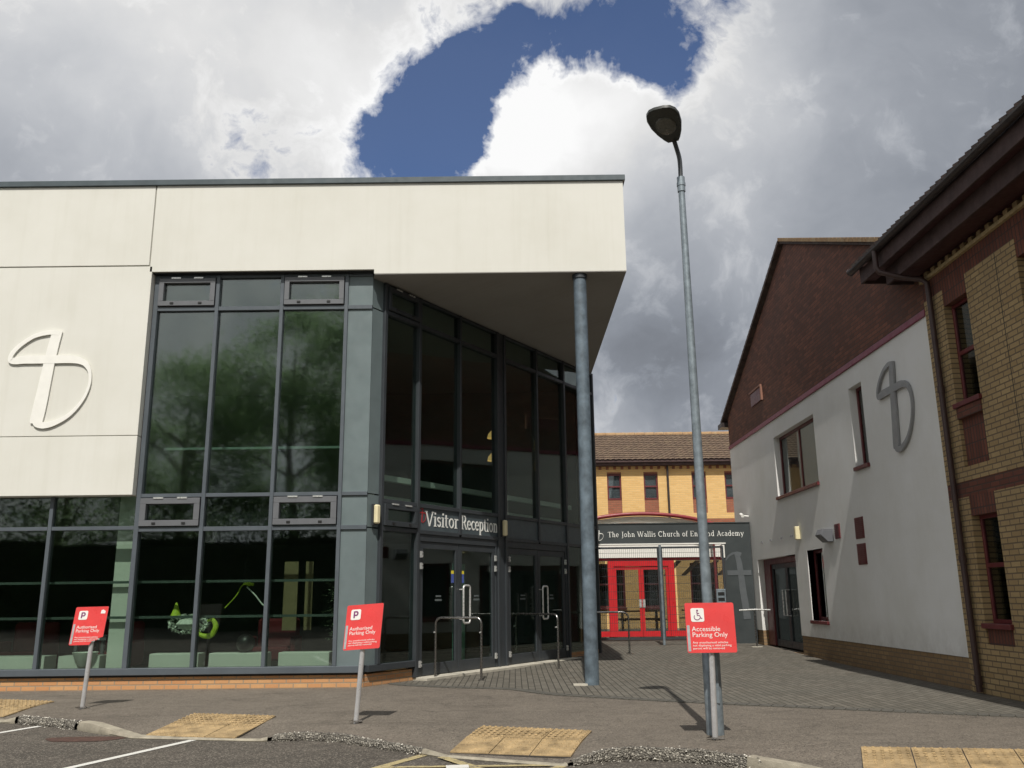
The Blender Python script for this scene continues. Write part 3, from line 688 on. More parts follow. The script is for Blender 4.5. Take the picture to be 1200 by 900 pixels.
# lettering on the entrance band
serif_text(MB(), 'Visitor', FE, 1.53, 2.605, .262, d0=.02, d1=.026, width=1.02, wt=1.0).build('lettering', 'letter', B)
serif_text(MB(), 'Reception', FE, 2.63, 2.605, .262, d0=.02, d1=.026, width=1.26, wt=1.0).build('lettering', 'letter', B)
emblem(MB(), FE, 1.335, 2.905, .00080, .02, .024).build('small_emblem', 'logo_red', B)
# emblem on the front wall
FR = frame((0, 14.4), (1, 0), (0, -1))
emblem(MB(), FR, -8.50, 5.85, .00535, .012, .034).build('emblem', 'white_paint', B, bevel=0)

# interior shell, floor and fixed fittings
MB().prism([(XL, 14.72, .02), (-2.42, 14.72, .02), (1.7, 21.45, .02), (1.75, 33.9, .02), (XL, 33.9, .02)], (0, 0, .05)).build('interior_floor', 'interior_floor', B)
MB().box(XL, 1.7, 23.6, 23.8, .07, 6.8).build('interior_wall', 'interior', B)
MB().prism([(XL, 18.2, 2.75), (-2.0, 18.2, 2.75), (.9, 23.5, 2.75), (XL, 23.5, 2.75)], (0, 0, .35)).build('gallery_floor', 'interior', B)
MB().box(-6.32, -5.95 - .2, 14.75, 15.15, .07, 2.95).build('interior_pillar', 'pale_green', B) if False else None
MB().box(-6.62, -6.33, 14.95, 15.2, .07, 6.8).build('interior_pillar', 'pale_green', B)
for z in (1.66, 1.10): MB().box(XL, -2.7, 14.83, 14.88, z - .02, z + .02).build('interior_rail', 'rail_in', B)
MB().box(-6.1, -2.9, 15.3, 15.36, 3.92, 3.96).build('interior_rail', simple('dim_pale_rail', (.35, .42, .38), .6), B)
MB().fbox(FE, .5, 8, 3.40, 3.50, -.6, -.5).fbox(FE, .5, 8, 3.0, 3.16, -.8, -.7).build('gallery_edge', 'pale_green', B)
MB().fbox(FE, 3.15, 3.5, .08, 2.0, -.55, -.50).build('display_panel', simple('green_display_board', (.20, .50, .36), .6), B)
# window benches inside
for a, b in ((-8.9, -7.65), (-7.42, -6.75)): tag(MB().box(a, b, 15.0, 15.4, .07, .50).build('window_bench', 'pale_green'), 'pale green low bench inside the ground floor window %s the left parking sign' % ('further left of' if a < -8 else 'behind'), 'bench', 'pale green benches inside the windows')
benches = [(-5.95, -5.15, 'bench inside the window under the hanging lime and white puff'), (-4.98, -4.05, 'bench inside the window with the black ball resting on it'), (-3.85, -3.02, 'bench inside the window next to the grey corner panel')]
for a, b, l in benches: tag(MB().box(a, b, 15.0, 15.35, .07, .52).build('window_bench', 'pale_green', bevel=.01), 'pale green ' + l, 'bench', 'pale green benches inside the windows')
o = MB().lathe((-6.98, 14.98, .34), [(.0, 0), (.08, 0), (.14, .10), (.20, .22), (.185, .22), (.12, .10), (0, .03)]).build('bowl', 'pale_green', smooth=True); tag(o, 'pale round bowl inside the window behind the left parking sign', 'bowl')
o = MB().lathe((-4.42, 15.1, .52), [(0.001, 0)] + [(.15 * math.sin(R(a)), .15 - .15 * math.cos(R(a))) for a in range(15, 180, 15)] + [(.001, .30)]).build('black_ball', 'black', smooth=True); tag(o, 'black ball on the pale bench inside the middle ground floor window', 'ball')
o = MB().box(-7.5, -6.9, 15.5, 15.8, .72, .80).box(-7.45, -7.4, 15.55, 15.6, .07, .72).box(-7.0, -6.95, 15.55, 15.6, .07, .72).build('side_table', 'vent'); tag(o, 'grey side table inside behind the bowl', 'table')
def armchair(x, y, label):
    t = thing('armchair', (x, y, .07), label, 'chair', 'dark red armchairs in reception')
    MB().box(x - .38, x + .38, y - .33, y + .33, .25, .50).build('seat', 'chair_red', t, bevel=.04)
    MB().box(x - .40, x + .40, y + .33, y + .48, .25, 1.0).build('backrest', 'chair_red', t, bevel=.04)
    for s in (-1, 1): MB().box(x + s * .39, x + s * .48, y - .3, y + .32, .25, .68).build('armrest', 'chair_red', t, bevel=.03)
    for sx in (-1, 1):
        for sy in (-1, 1): MB().tube([(x + sx * .32, y + sy * .27, .07), (x + sx * .32, y + sy * .27, .25)], .02, 8).build('leg', 'steel', t)
armchair(-8.8, 16.5, 'dark red armchair inside at the left edge of the picture'); armchair(-7.2, 16.4, 'dark red armchair inside behind the left parking sign')
armchair(-4.6, 17.5, 'dark red armchair deeper inside behind the middle window')
# hanging lime and white paper sculptures
def hanging(x, y, z, kind, label):
    t = thing('hanging_sculpture', (x, y, z), label, 'hanging decoration')
    rr = random.Random(int(z * 100))
    MB().tube([(x, y, z), (x + .02, y, 2.6)], .004, 6).build('cord', 'black', t)
    if kind == 0:
        m = MB()
        for i in range(260):
            a = rr.uniform(0, 2 * PI); b = rr.uniform(-1, 1); c = Vector((math.cos(a) * .30 * math.sqrt(1 - b * b), math.sin(a) * .1, b * .13)); d = c.normalized()
            P = Vector((x, y, z)) + c; q = Vector((rr.uniform(-1, 1), rr.uniform(-1, 1), rr.uniform(-1, 1))) * .035
            m.add([P, P + d * .05 + q, P + d * .02 - q], [(0, 1, 2)])
        m.lathe((x, y, z - .1), [(.001, 0), (.14, .03), (.2, .1), (.14, .17), (.001, .2)], 16)
        m.build('white_puff', 'lime_white', t)
        c = catmull([(x + .15, y, z - .02), (x + .22, y - .02, z - .17), (x + .38, y, z - .19), (x + .46, y, z - .05), (x + .40, y, z + .06), (x + .30, y + .02, z + .04)], 6)
        MB().tube(c, [.012 + .035 * math.sin(PI * i / (len(c) - 1)) for i in range(len(c))], 8).build('ribbon', 'lime', t, smooth=True)
        MB().lathe((x - .22, y, z + .10), [(.10, 0), (.06, .1), (.015, .24), (.001, .25)], 12).build('cone', 'lime', t, smooth=True)
    else:
        c = catmull([(x - .3, y, z - .32), (x - .12, y, z - .12), (x - .05, y, z + .02), (x + .03, y, z + .08), (x + .16, y, z + .06)], 6)
        MB().tube(c, [.008 + .05 * max(0, (i / (len(c) - 1)) - .55) * 2.2 * (1 if i < len(c) - 3 else .4) for i in range(len(c))], 8).build('stem', 'lime', t, smooth=True)
        c = catmull([(x + .05, y, z + .02), (x + .2, y, z - .12), (x + .34, y, z - .28), (x + .42, y, z - .26), (x + .42, y, z - .18)], 6)
        MB().tube(c, .012, 8).build('tendril', 'lime_white', t, smooth=True)
hanging(-5.42, 15.2, .98, 0, 'lime green and white feathery sculpture hanging inside the window above a pale bench')
hanging(-4.56, 15.3, 1.55, 1, 'lime green curling flower sculpture hanging inside the middle window')
# indoor plant
t = thing('indoor_plant', (-3.02, 15.5, .07), 'speckled leafy pot plant inside the window beside the grey corner panel', 'plant')
MB().lathe((-3.02, 15.5, .07), [(.001, 0), (.14, 0), (.19, .35), (.17, .35), (.001, .3)]).build('pot', 'black', t, smooth=True)
m = MB(); m.tube([(-3.02, 15.5, .4), (-3.0, 15.5, 1.5)], .012, 6); m.build('stem', 'bark', t)
m = MB()
for i in range(260):
    z = random.uniform(.7, 1.65); a = random.uniform(0, 2 * PI); r = random.uniform(.02, .24); P = Vector((-3.02 + r * math.cos(a), 15.5 + r * math.sin(a), z))
    d = Vector((math.cos(a), math.sin(a), random.uniform(-.6, .6))).normalized() * random.uniform(.04, .08); s = d.cross(Vector((0, 0, 1))).normalized() * .014
    m.add([P, P + d * .5 + s, P + d, P + d * .5 - s], [(0, 1, 2, 3)])
m.build('leaves', 'leaf_house', t)
for i, (x, w) in enumerate(((-4.05, .16), (-3.75, .10))):
    pass
tt = thing('window_light_banner', (-4.18, 17.0, 1.0), 'cream tall banner put in for yellow window light, left of its narrower twin', 'banner', 'cream banners inside reception'); MB().box(-4.32, -4.06, 17.0, 17.03, .8, 2.05).build('banner_cloth', 'window_light', tt)  # made-up banners, their cream stands in for yellow-lit windows
tt = thing('window_light_banner', (-3.85, 17.0, 1.0), 'cream narrow banner put in for yellow window light, nearer the corner panel', 'banner', 'cream banners inside reception'); MB().box(-3.92, -3.78, 17.0, 17.03, .8, 2.05).build('banner_cloth', 'window_light', tt)
_b = M['gold'].node_tree.nodes['Principled BSDF']; _b.inputs['Emission Color'].default_value = (1, .62, .2, 1); _b.inputs['Emission Strength'].default_value = .55  # faint glow added to the shades, imitating sunlight caught on the metal
# gold pendant lamps inside behind the entrance glazing
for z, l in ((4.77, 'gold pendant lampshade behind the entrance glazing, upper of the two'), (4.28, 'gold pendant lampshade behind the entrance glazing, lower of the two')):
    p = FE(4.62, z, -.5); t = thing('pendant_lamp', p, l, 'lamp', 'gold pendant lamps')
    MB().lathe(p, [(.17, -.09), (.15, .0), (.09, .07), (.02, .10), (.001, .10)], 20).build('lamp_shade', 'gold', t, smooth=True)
    q = p + Vector((.02, .06, .10)); MB().tube([q - Vector((.02, .06, 0)), q + Vector((0, .9, .25))], .008, 6).build('arm', 'black', t)

# ------------------------------------------------------------------ gabled building on the right
G = thing('gabled_building', (10, 19.5, 0), 'white rendered building with dark red brick gable and grey looped cross', 'building')
XW = 6.4
FW = frame((XW, 0), (0, 1), (-1, 0))      # u = world Y, outward -X
Y0, Y1 = 13.02, 25.82
wins = [(18.50, 21.45, 3.63, 5.08), (15.80, 16.42, 3.63, 5.13), (18.67, 19.68, .80, 2.27), (20.52, 23.72, .05, 2.23)]
wall_cells(MB(), FW, Y0, Y1, .45, 5.5, wins, -.28, 0).build('rendered_wall', 'render_white', G)
wall_cells(MB(), FW, Y0, Y1, -.02, .45, wins, -.28, -.015).build('brick_plinth', 'brick_plinth', G)
# gable
AP = (19.42, 9.33); ZE = 6.38; Y0r = 12.6
mb = MB(); P = [(Y0, 5.60), (Y1, 5.60), (Y1, 6.42), AP, (Y0, 9.33 - (19.42 - Y0) * .42)]
mb.prism([(XW - .005, a, b) for a, b in P], (.28, 0, 0)).build('gable_wall', 'brick_gable', G)
MB().fbox(FW, Y0, Y1, 5.50, 5.60, -.2, .035).build('trim_band', 'maroon_band', G, bevel=.005)
# roof (slopes of the ridge going away from the viewer) with verge
def roof_slab(a, b, th, x0, x1):
    (ya, za), (yb, zb) = a, b
    return [(x0, ya, za), (x0, yb, zb), (x0, yb, zb + th), (x0, ya, za + th)], (x1 - x0, 0, 0)
P, off = roof_slab((26.25, 6.30), (19.42, 9.34), .09, XW - .09, 18); MB().prism(P, off).build('roof', 'tile_dark', G)
P, off = roof_slab((12.9, 9.34 - 6.52 * .42), (19.42, 9.341), .09, XW - .09, 18); MB().prism(P, off).build('roof', 'tile_dark', G)
# verge tiles: rounded ends along the right hand slope, dark on the left
m = MB(); n = 34
for i in range(n):
    t0 = i / n; y = 19.42 - t0 * 6.3; z = 9.34 - (19.42 - y) * .42
    m.prism([(XW - .13, y, z + .06), (XW - .13, y - .17, z - .012), (XW - .13, y - .17, z + .075), (XW - .13, y, z + .145)], (.22, 0, 0))
m.build('verge_tiles', 'tile_verge', G)
m = MB(); n = 36
for i in range(n):
    y = 19.45 + i / n * 6.8; z = 9.335 - (y - 19.42) * .445
    m.prism([(XW - .13, y, z + .02), (XW - .13, y + .18, z - .06), (XW - .13, y + .18, z + .045), (XW - .13, y, z + .11)], (.22, 0, 0))
m.build('verge_tiles', 'tile_dark', G)
MB().box(XW - .2, XW + .1, 25.83, 26.3, 6.18, 6.32).build('eave_end', 'gutter', G)
# gable vent
MB().fbox(FW, 22.1, 23.1, 6.2, 6.55, .006, .03).build('gable_vent', 'maroon', G)
MB().fbox(FW, 22.05, 23.15, 6.55, 6.59, .006, .06).fbox(FW, 22.03, 22.1, 6.18, 6.55, .006, .06).build('vent_trim', simple('weathered_trim', (.25, .12, .08), .7), G)
MB().box(XW + .28, 18, Y1 - .3, Y1, 0, 6.4).box(17.7, 18, Y0, Y1 - .31, 0, 6.4).build('rear_wall', 'render_white', G)
MB().box(XW + .02, 17.6, Y0, Y1 - .4, 2.6, 2.9).box(XW + .29, 17.6, Y0, Y1 - .4, .02, .05).build('interior_floor', 'interior_floor', G)
def sash(fr, u0, u1, z0, z1, parent, mat='maroon', nu=1, nz=1, depth=-.14, fw=.055, glass='glass_clear', sillm='maroon', sill=True, trans=None):
    m = MB(); a, b = depth - .05, depth
    m.fbox(fr, u0, u1, z0, z0 + fw, a, b).fbox(fr, u0, u1, z1 - fw, z1, a, b).fbox(fr, u0, u0 + fw, z0 + fw, z1 - fw, a, b).fbox(fr, u1 - fw, u1, z0 + fw, z1 - fw, a, b)
    for i in range(1, nu): c = u0 + (u1 - u0) * i / nu; m.fbox(fr, c - .03, c + .03, z0 + fw, z1 - fw, a, b - .003)
    if trans: m.fbox(fr, u0 + fw, u1 - fw, trans - .03, trans + .03, a, b + .004)
    w = m.build('window', mat, parent, bevel=.004)
    MB().fbox(fr, u0 + fw, u1 - fw, z0 + fw, z1 - fw, depth - .035, depth - .022).build('glass_pane', glass, w)
    if sill: MB().fbox(fr, u0 - .03, u1 + .03, z0 - .07, z0 - .001, depth - .02, .05).build('sill', sillm, w, bevel=.005)
sash(FW, *wins[0], G, nu=2, fw=.07); sash(FW, *wins[1], G); sash(FW, *wins[2], G, fw=.07)
for i, wn in enumerate(wins[:3]): MB().fbox(FW, wn[0] - .3, wn[1] + .3, wn[2] - .3, wn[3] + .3, -1.6 if i != 2 else -.34, -1.5 if i != 2 else -.31).build('reflection_board' if i == 1 else 'room_or_sheen_wall', 'reflection_board' if i != 0 else 'interior', G)  # pale boards stand in for reflections in the panes; first is a room wall
# double door
m = MB(); u0, u1, z0, z1 = 20.52, 23.72, .10, 2.23; d0, d1 = -.25, -.17
u0d, u1d = 20.55, 23.66
m.fbox(FW, u0d, u0d + .12, z0, z1, d0, d1 + .04).fbox(FW, u1d - .55, u1d, z0, z1, d0, d1 + .03).fbox(FW, u0d + .12, u1d - .55, z1 - .14, z1, d0, d1 + .03)
df = m.build('door_frame', 'maroon', G, bevel=.004)
uc = (u0d + u1d - .43) / 2
for a, b in ((u0d + .125, uc - .005), (uc + .005, u1d - .555)):
    m = MB().fbox(FW, a, b, z0, z0 + .16, d0 + .01, d1 - .01).fbox(FW, a, b, z1 - .26, z1 - .145, d0 + .01, d1 - .01).fbox(FW, a, a + .08, z0 + .16, z1 - .26, d0 + .01, d1 - .01).fbox(FW, b - .08, b, z0 + .16, z1 - .26, d0 + .01, d1 - .01)
    d = m.build('door', 'frame_dark', G); MB().fbox(FW, a + .08, b - .08, z0 + .16, z1 - .26, d0 + .03, d0 + .045).build('glass_pane', 'glass_clear', d)
    q = b - .12 if a < uc - .1 else a + .12
    MB().tube([FW(q, .85, -.18), FW(q, .85, -.09), FW(q, 1.45, -.09), FW(q, 1.45, -.18)], .018, 8).build('handle', 'steel_bright', d, smooth=True)
MB().fbox(FW, 20.3, 24, .05, 2.6, -2.2, -2.1).build('room_or_sheen_wall', 'interior', G)
# wall light, lantern, vents, camera
MB().fbox(FW, 20.0, 20.12, 2.53, 2.82, .0, .11).build('wall_light', 'cream_plastic', G, bevel=.015)
m = MB(); m.prism([FW(17.95, 2.62, 0), FW(17.95, 2.62, .20), FW(17.95, 2.50, .26), FW(17.95, 2.36, .12), FW(17.95, 2.36, 0)], (0, .34, 0)); m.build('lantern', 'vent', G, bevel=.01)
for a, b, c, d in ((17.55, 17.83, 2.40, 2.69), (16.35, 16.75, 2.33, 2.72), (16.35, 16.75, 1.86, 2.24)):
    m = MB().fbox(FW, a, b, c, d, .0, .012); k = 0
    z = c + .03
    while z < d - .02: m.fbox(FW, a + .02, b - .02, z, z + .018, .012, .026); z += .036
    m.build('wall_vent', 'maroon', G)
for y in (20.6, 21.4, 22.3, 23.1): MB().fbox(FW, y, y + .03, 2.63, 2.67, 0, .035).build('wall_fixing', 'vent', G)
p = FW(24.3, 3.42, .0); m = MB().tube([p, p + Vector((-.18, 0, .02))], .02, 8).tube([p + Vector((-.18, .1, .06)), p + Vector((-.20, -.16, 0))], .045, 12); m.build('security_camera', 'white_paint', G, smooth=True)
# emblem: mirrored frame so it reads correctly (left = far)
FWm = lambda u, z, w=0.: FW(-u, z, w)
emblem(MB(), FWm, -15.08, 5.14, .00485, .012, .05).build('emblem', 'logo_grey', G)
for y in (13.25, 14.6): pass
MB().fbox(FW, Y0 - .0, Y0 + .035, .45, 5.5, .001, .012).build('corner_bead', 'white_paint', G)

# ------------------------------------------------------------------ yellow brick building, right foreground
YB = thing('yellow_brick_building', (10, 8, 0), 'yellow brick building with brown brick bands and deep dark eave at right edge', 'building')
FY = frame((6.37, 0), (0, 1), (-1, 0))
ya, yb_ = 1.0, 13.0
hol = []; cols = [(11.75, 12.42), (9.80, 10.48), (7.85, 8.53), (5.9, 6.58), (3.95, 4.63)]
for a, b in cols: hol += [(a, b, .94, 2.38), (a, b, 3.97, 5.44)]
# yellow field cells around the brown bits
br = []
for a, b in cols: br += [(a, b, .66, 2.65), (a, b, 3.06, 5.70)]
def yellow_holes():
    h = []
    for a, b in cols: h += [(a, b, .66, 2.65 + .22), (a, b, 3.06, 5.70)]
    return h
h = []
for a, b in cols: h += [(a, b, .66, 2.65)]
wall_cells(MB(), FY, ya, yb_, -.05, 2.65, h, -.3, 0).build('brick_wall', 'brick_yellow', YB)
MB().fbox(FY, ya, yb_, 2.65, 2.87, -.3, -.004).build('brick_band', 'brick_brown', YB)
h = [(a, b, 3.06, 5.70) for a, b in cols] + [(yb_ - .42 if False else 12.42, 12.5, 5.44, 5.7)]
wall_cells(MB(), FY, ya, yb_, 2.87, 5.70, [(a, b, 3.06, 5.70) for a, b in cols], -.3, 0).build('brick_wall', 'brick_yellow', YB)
MB().fbox(FY, ya, yb_, 5.70, 5.98, -.3, -.004).build('brick_band', 'brick_brown_sold', YB)
for a, b in cols:
    MB().fbox(FY, a, b, .66, .87, -.3, -.02).build('brick_panel', 'brick_brown_sold', YB)
    for q0, q1 in ((2.38, 2.65), (5.44, 5.70)): MB().fbox(FY, a, b, q0, q1, -.3, -.006).build('lintel', 'brick_brown_sold', YB)
    MB().fbox(FY, a, b, 3.06, 3.74, -.3, -.05).build('brick_panel', 'brick_brown_sold', YB)
    MB().fbox(FY, a - .0, b + .0, 3.74, 3.90, -.3, .02).build('sill_course', 'brick_brown', YB, bevel=.005)
    sash(FY, a, b, .94, 2.38, YB, depth=-.11, fw=.05, trans=1.70, sill=True)
    sash(FY, a, b, 3.97, 5.44, YB, depth=-.11, fw=.05, trans=4.70, sill=True)
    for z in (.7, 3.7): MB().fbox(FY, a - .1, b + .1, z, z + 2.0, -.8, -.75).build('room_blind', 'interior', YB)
# movement joint, string course, dentils
for y in (10.95, 9.0): MB().fbox(FY, y - .006, y + .006, 0, 5.69, .0005, .003).build('movement_joint', 'joint', YB)
MB().fbox(FY, ya, yb_ - .02, 5.98, 6.03, -.2, .05).build('string_course', simple('pale_brick_course', (.42, .32, .17), .8, 0, .25, 12), YB)
m = MB(); y = ya
while y < yb_ - .15: m.fbox(FY, y, y + .10, 6.031, 6.10, -.1, .045); y += .225
m.build('dentils', simple('dentil_brick', (.30, .21, .11), .85, 0, .3, 12), YB)
MB().fbox(FY, ya, yb_ - .02, 6.03, 6.5, -.2, -.03).build('upper_wall', 'brick_brown', YB)
# stepped eave
ye = 14.05
MB().box(6.00, 6.36, ya, 13.25, 6.14, 6.17).box(5.83, 6.02, ya, 13.8, 6.36, 6.39).build('soffit_boards', 'soffit_red', YB)
MB().box(5.97, 6.01, ya, 13.28, 6.10, 6.36).build('inner_fascia', 'brown_board', YB, bevel=.004)
MB().box(5.79, 5.83, ya, 13.83, 6.32, 6.56).build('outer_fascia', 'brown_board', YB, bevel=.004)
MB().box(5.97, 6.39, 13.281, 13.31, 6.10, 6.5).box(5.79, 6.39, 13.831, 13.86, 6.32, 6.62).build('eave_end', 'brown_board', YB)
P = [(5.715 + .065 * math.cos(a), ye - .0, 6.60 + .065 * math.sin(a)) for a in [PI + PI * i / 8 for i in range(9)]] + [(5.715 + .055 * math.cos(a), ye, 6.60 + .055 * math.sin(a)) for a in [2 * PI - PI * i / 8 for i in range(9)]]
MB().prism(P, (0, ya - ye, 0)).tube([(5.715, ye - .02, 6.6), (5.715, ye + .005, 6.6)], .068, 14).build('gutter', 'gutter', YB)
m = MB(); y = ya
while y < ye - .12:          # tile ends showing over the gutter
    m.prism([(5.70, y, 6.63), (5.70, y + .15, 6.655), (5.70, y + .15, 6.70), (5.70, y, 6.675)], (.35, 0, .17)); y += .16
m.build('eave_tiles', 'tile_dark', YB)
MB().prism([(5.95, ya, 6.72), (5.95, 13.95, 6.72), (12, 13.95, 9.7), (12, ya, 9.7)], (0, 0, .08)).build('roof', 'tile_dark', YB)
MB().box(12, 12.2, ya, 13, 0, 9.6).box(6.7, 12, ya - .2, ya, 0, 6.5).box(6.7, 12, 12.7, 12.99, 0, 6.3).build('rear_wall', 'brick_yellow', YB)
# downpipe
dy = 12.67
P = [(5.70, 13.0, 6.56), (5.70, 13.0, 6.28), (5.73, 12.98, 6.20), (6.0, 12.85, 6.06), (6.24, 12.72, 5.98), (6.30, 12.68, 5.90), (6.30, dy, 5.7), (6.30, dy, .03)]
MB().tube(P, .042, 12).tube([(6.30, dy, 4.2), (6.30, dy, 4.3)], .052, 12).tube([(6.30, dy, 1.75), (6.30, dy, 1.85)], .052, 12).tube([(6.30, dy, .12), (6.30, dy, .24)], .052, 12).build('downpipe', 'maroon' if False else simple('brown_downpipe', (.055, .03, .027), .5), YB, smooth=True)

# ------------------------------------------------------------------ yellow building at the back
BK = thing('back_building', (7, 38, 0), 'sunlit yellow brick building with brown tiled roof beyond the dark sign wall', 'building')
FB = frame((0, 36), (1, 0), (0, -1))
wb = []
for a in (-2.0, .2, 2.1, 3.83, 5.32, 7.28, 8.62, 10.4, 12.0): wb.append((a, a + .58))
lw = [(3.3, 4.4), (5.1, 5.9), (7.0, 8.1), (9.3, 10.3)]
hb = [(a, b, 4.58, 6.27) for a, b in wb]
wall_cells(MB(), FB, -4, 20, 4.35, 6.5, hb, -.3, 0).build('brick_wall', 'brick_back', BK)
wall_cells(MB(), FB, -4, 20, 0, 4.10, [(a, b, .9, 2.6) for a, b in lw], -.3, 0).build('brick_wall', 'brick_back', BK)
MB().fbox(FB, -4, 20, 4.10, 4.35, -.3, -.005).build('brick_band', 'brick_brown_back', BK)
for a, b in wb:
    MB().fbox(FB, a, b, 4.58, 5.13, -.3, -.03).build('brick_panel', 'brick_brown_back', BK); MB().fbox(FB, a, b, 6.2, 6.27, -.3, -.01).build('lintel', 'brick_brown_back', BK)
    sash(FB, a + .005, b - .005, 5.15, 6.19, BK, mat='maroon' , depth=-.06, fw=.06, trans=5.68, sill=False)
    MB().fbox(FB, a + .07, b - .07, 5.22, 6.12, -.125, -.115).build('reflection_board', 'reflection_board', BK)  # pale board added in place of sky mirrored in the pane
for a, b in lw:
    sash(FB, a, b, .9, 2.6, BK, depth=-.08, fw=.07, trans=1.8); MB().fbox(FB, a - .2, b + .2, .7, 2.8, -.9, -.85).build('room_or_sheen_wall', 'interior', BK)
MB().fbox(FB, -4, 20, 6.50, 6.62, -.1, .30).fbox(FB, -4, 20, 6.62, 6.74, .26, .40).build('fascia', 'brown_board', BK)
m = MB(); x = -4
while x < 20: m.fbox(FB, x, x + .11, 6.38, 6.5, -.05, .06); x += .3
m.build('dentils', 'brick_brown_back', BK)
MB().tube([(6.29, 35.9, 6.6), (6.29, 35.9, 0)], .045, 8).build('downpipe', 'gutter', BK)
# pantile roof: corrugated rows
m = MB(); nx = 24 * 26; rows = 14; ys0, zs0, ys1, zs1 = 35.55, 6.70, 39.1, 8.36
for r_ in range(rows):
    for e, t in ((0, r_ / rows), (1, (r_ + 1.04) / rows)):
        for i in range(nx + 1):
            x = -4 + 24 * i / nx; w = .025 * abs(math.sin(PI * x / .22))
            m.v.append((x, ys0 + (ys1 - ys0) * t, zs0 + (zs1 - zs0) * t + w + (.024 if e == 0 else .0)))
    k = r_ * 2 * (nx + 1)
    for i in range(nx): m.f.append((k + i, k + i + 1, k + nx + 2 + i, k + nx + 1 + i))
m.build('roof', 'tile', BK)
MB().prism([(-4, 39.1, 8.3), (20, 39.1, 8.3), (20, 43, 6.6), (-4, 43, 6.6)], (0, 0, .06)).build('rear_roof_slope', 'tile', BK)
m = MB(); x = -4
while x < 20: m.tube([(x, 39.1, 8.36), (x + .42, 39.1, 8.37)], .11, 10); x += .43
m.build('ridge_tiles', 'tile_verge', BK)
MB().box(-4, 20, 42.5, 42.8, 0, 6.6).box(-4.3, -4, 36, 42.8, 0, 6.6).box(20, 20.3, 36, 42.8, 0, 6.6).build('rear_wall', 'brick_back', BK)

# ------------------------------------------------------------------ glazed link with red doors
LK = thing('glazed_link', (4.2, 29, 0), 'low glazed link with bright red double doors and white fascia behind the mesh gates', 'building')
FL = frame((0, 28), (1, 0), (0, -1)); gz = .14
m = MB()
for x in (1.0, 2.0): m.fbox(FL, x - .06, x + .06, gz, 2.42, -.1, 0)
for x in (6.0, 7.0, 8.2): m.fbox(FL, x - .05, x + .05, gz, 2.42, -.1, 0)
m.fbox(FL, .9, 8.4, 2.42, 2.50, -.12, .02); m.fbox(FL, .9, 2.90, gz, .30, -.1, 0); m.fbox(FL, 4.95, 8.4, gz, .30, -.1, 0)
m.build('red_frame', 'red_frame', LK, bevel=.004)
MB().fbox(FL, 2.90, 3.08, gz, 2.42, -.1, .03).fbox(FL, 4.76, 4.95, gz, 2.42, -.1, .03).fbox(FL, 3.08, 4.76, 2.24, 2.42, -.1, .03).build('door_frame', 'red_frame', LK, bevel=.004)
for a, b in ((3.085, 3.915), (3.925, 4.755)):
    m = MB().fbox(FL, a, b, gz, gz + .16, -.08, .0).fbox(FL, a, b, 2.14, 2.235, -.08, .0).fbox(FL, a, a + .07, gz + .16, 2.14, -.08, .0).fbox(FL, b - .07, b, gz + .16, 2.14, -.08, .0)
    d = m.build('door', 'red_frame', LK); MB().fbox(FL, a + .07, b - .07, gz + .16, 2.14, -.05, -.035).build('glass_pane', 'glass_clear', d)
    q = b - .05 if a < 3.5 else a + .05; MB().fbox(FL, q - .04, q + .04, 1.0, 1.25, .0, .02).build('push_plate', 'steel_bright', d)
for a, b in ((1.06, 1.94), (2.06, 2.83), (5.03, 5.94), (6.06, 6.94), (7.06, 8.14)): MB().fbox(FL, a, b, .30, 2.42, -.06, -.045).build('glass_pane', 'glass_clear', LK)
MB().fbox(FL, .9, 8.4, 2.50, 3.12, -.2, .10).build('white_fascia', 'white_paint', LK)
MB().box(.9, 8.4, 28.2, 31.5, 3.0, 3.12).build('roof', 'white_paint', LK)
# arched canopy rib over the doors
P = catmull([(1.6, 27.4, 3.44), (2.3, 27.4, 3.64), (3.1, 27.4, 3.76), (3.9, 27.4, 3.80), (4.7, 27.4, 3.76), (5.5, 27.4, 3.64), (6.2, 27.4, 3.44)], 5)
m = MB().tube(P, .06, 10)
m.build('canopy_rib', simple('red_canopy_rib', (.24, .025, .03), .4), LK, smooth=True)
k = MB(); k.v = [(p[0], y, p[2] - .07) for p in P for y in (27.45, 29.5)] + [(p[0], y, p[2] - .10) for p in P for y in (27.45, 29.5)]
nP = len(P)
for i in range(nP - 1):
    k.f.append((2 * i, 2 * i + 1, 2 * i + 3, 2 * i + 2)); k.f.append((2 * nP + 2 * i, 2 * nP + 2 * i + 2, 2 * nP + 2 * i + 3, 2 * nP + 2 * i + 1)); k.f.append((2 * i, 2 * i + 2, 2 * nP + 2 * i + 2, 2 * nP + 2 * i))
k.build('canopy_roof', 'white_paint', LK)
for x in (1.7, 6.1): MB().box(x - .03, x + .03, 27.4, 27.46, .1, 3.36).build('canopy_post', 'maroon', LK)
# inclined louvre blades seen through the right hand panes
for i in range(5):
    MB().prism([(5.1 + i * .6, 28.4, 2.38), (5.25 + i * .6, 28.4, 2.38), (5.25 + i * .6, 30.9, 2.0), (5.1 + i * .6, 30.9, 2.0)], (0, 0, .03)).build('ceiling_blade', 'white_paint', LK)
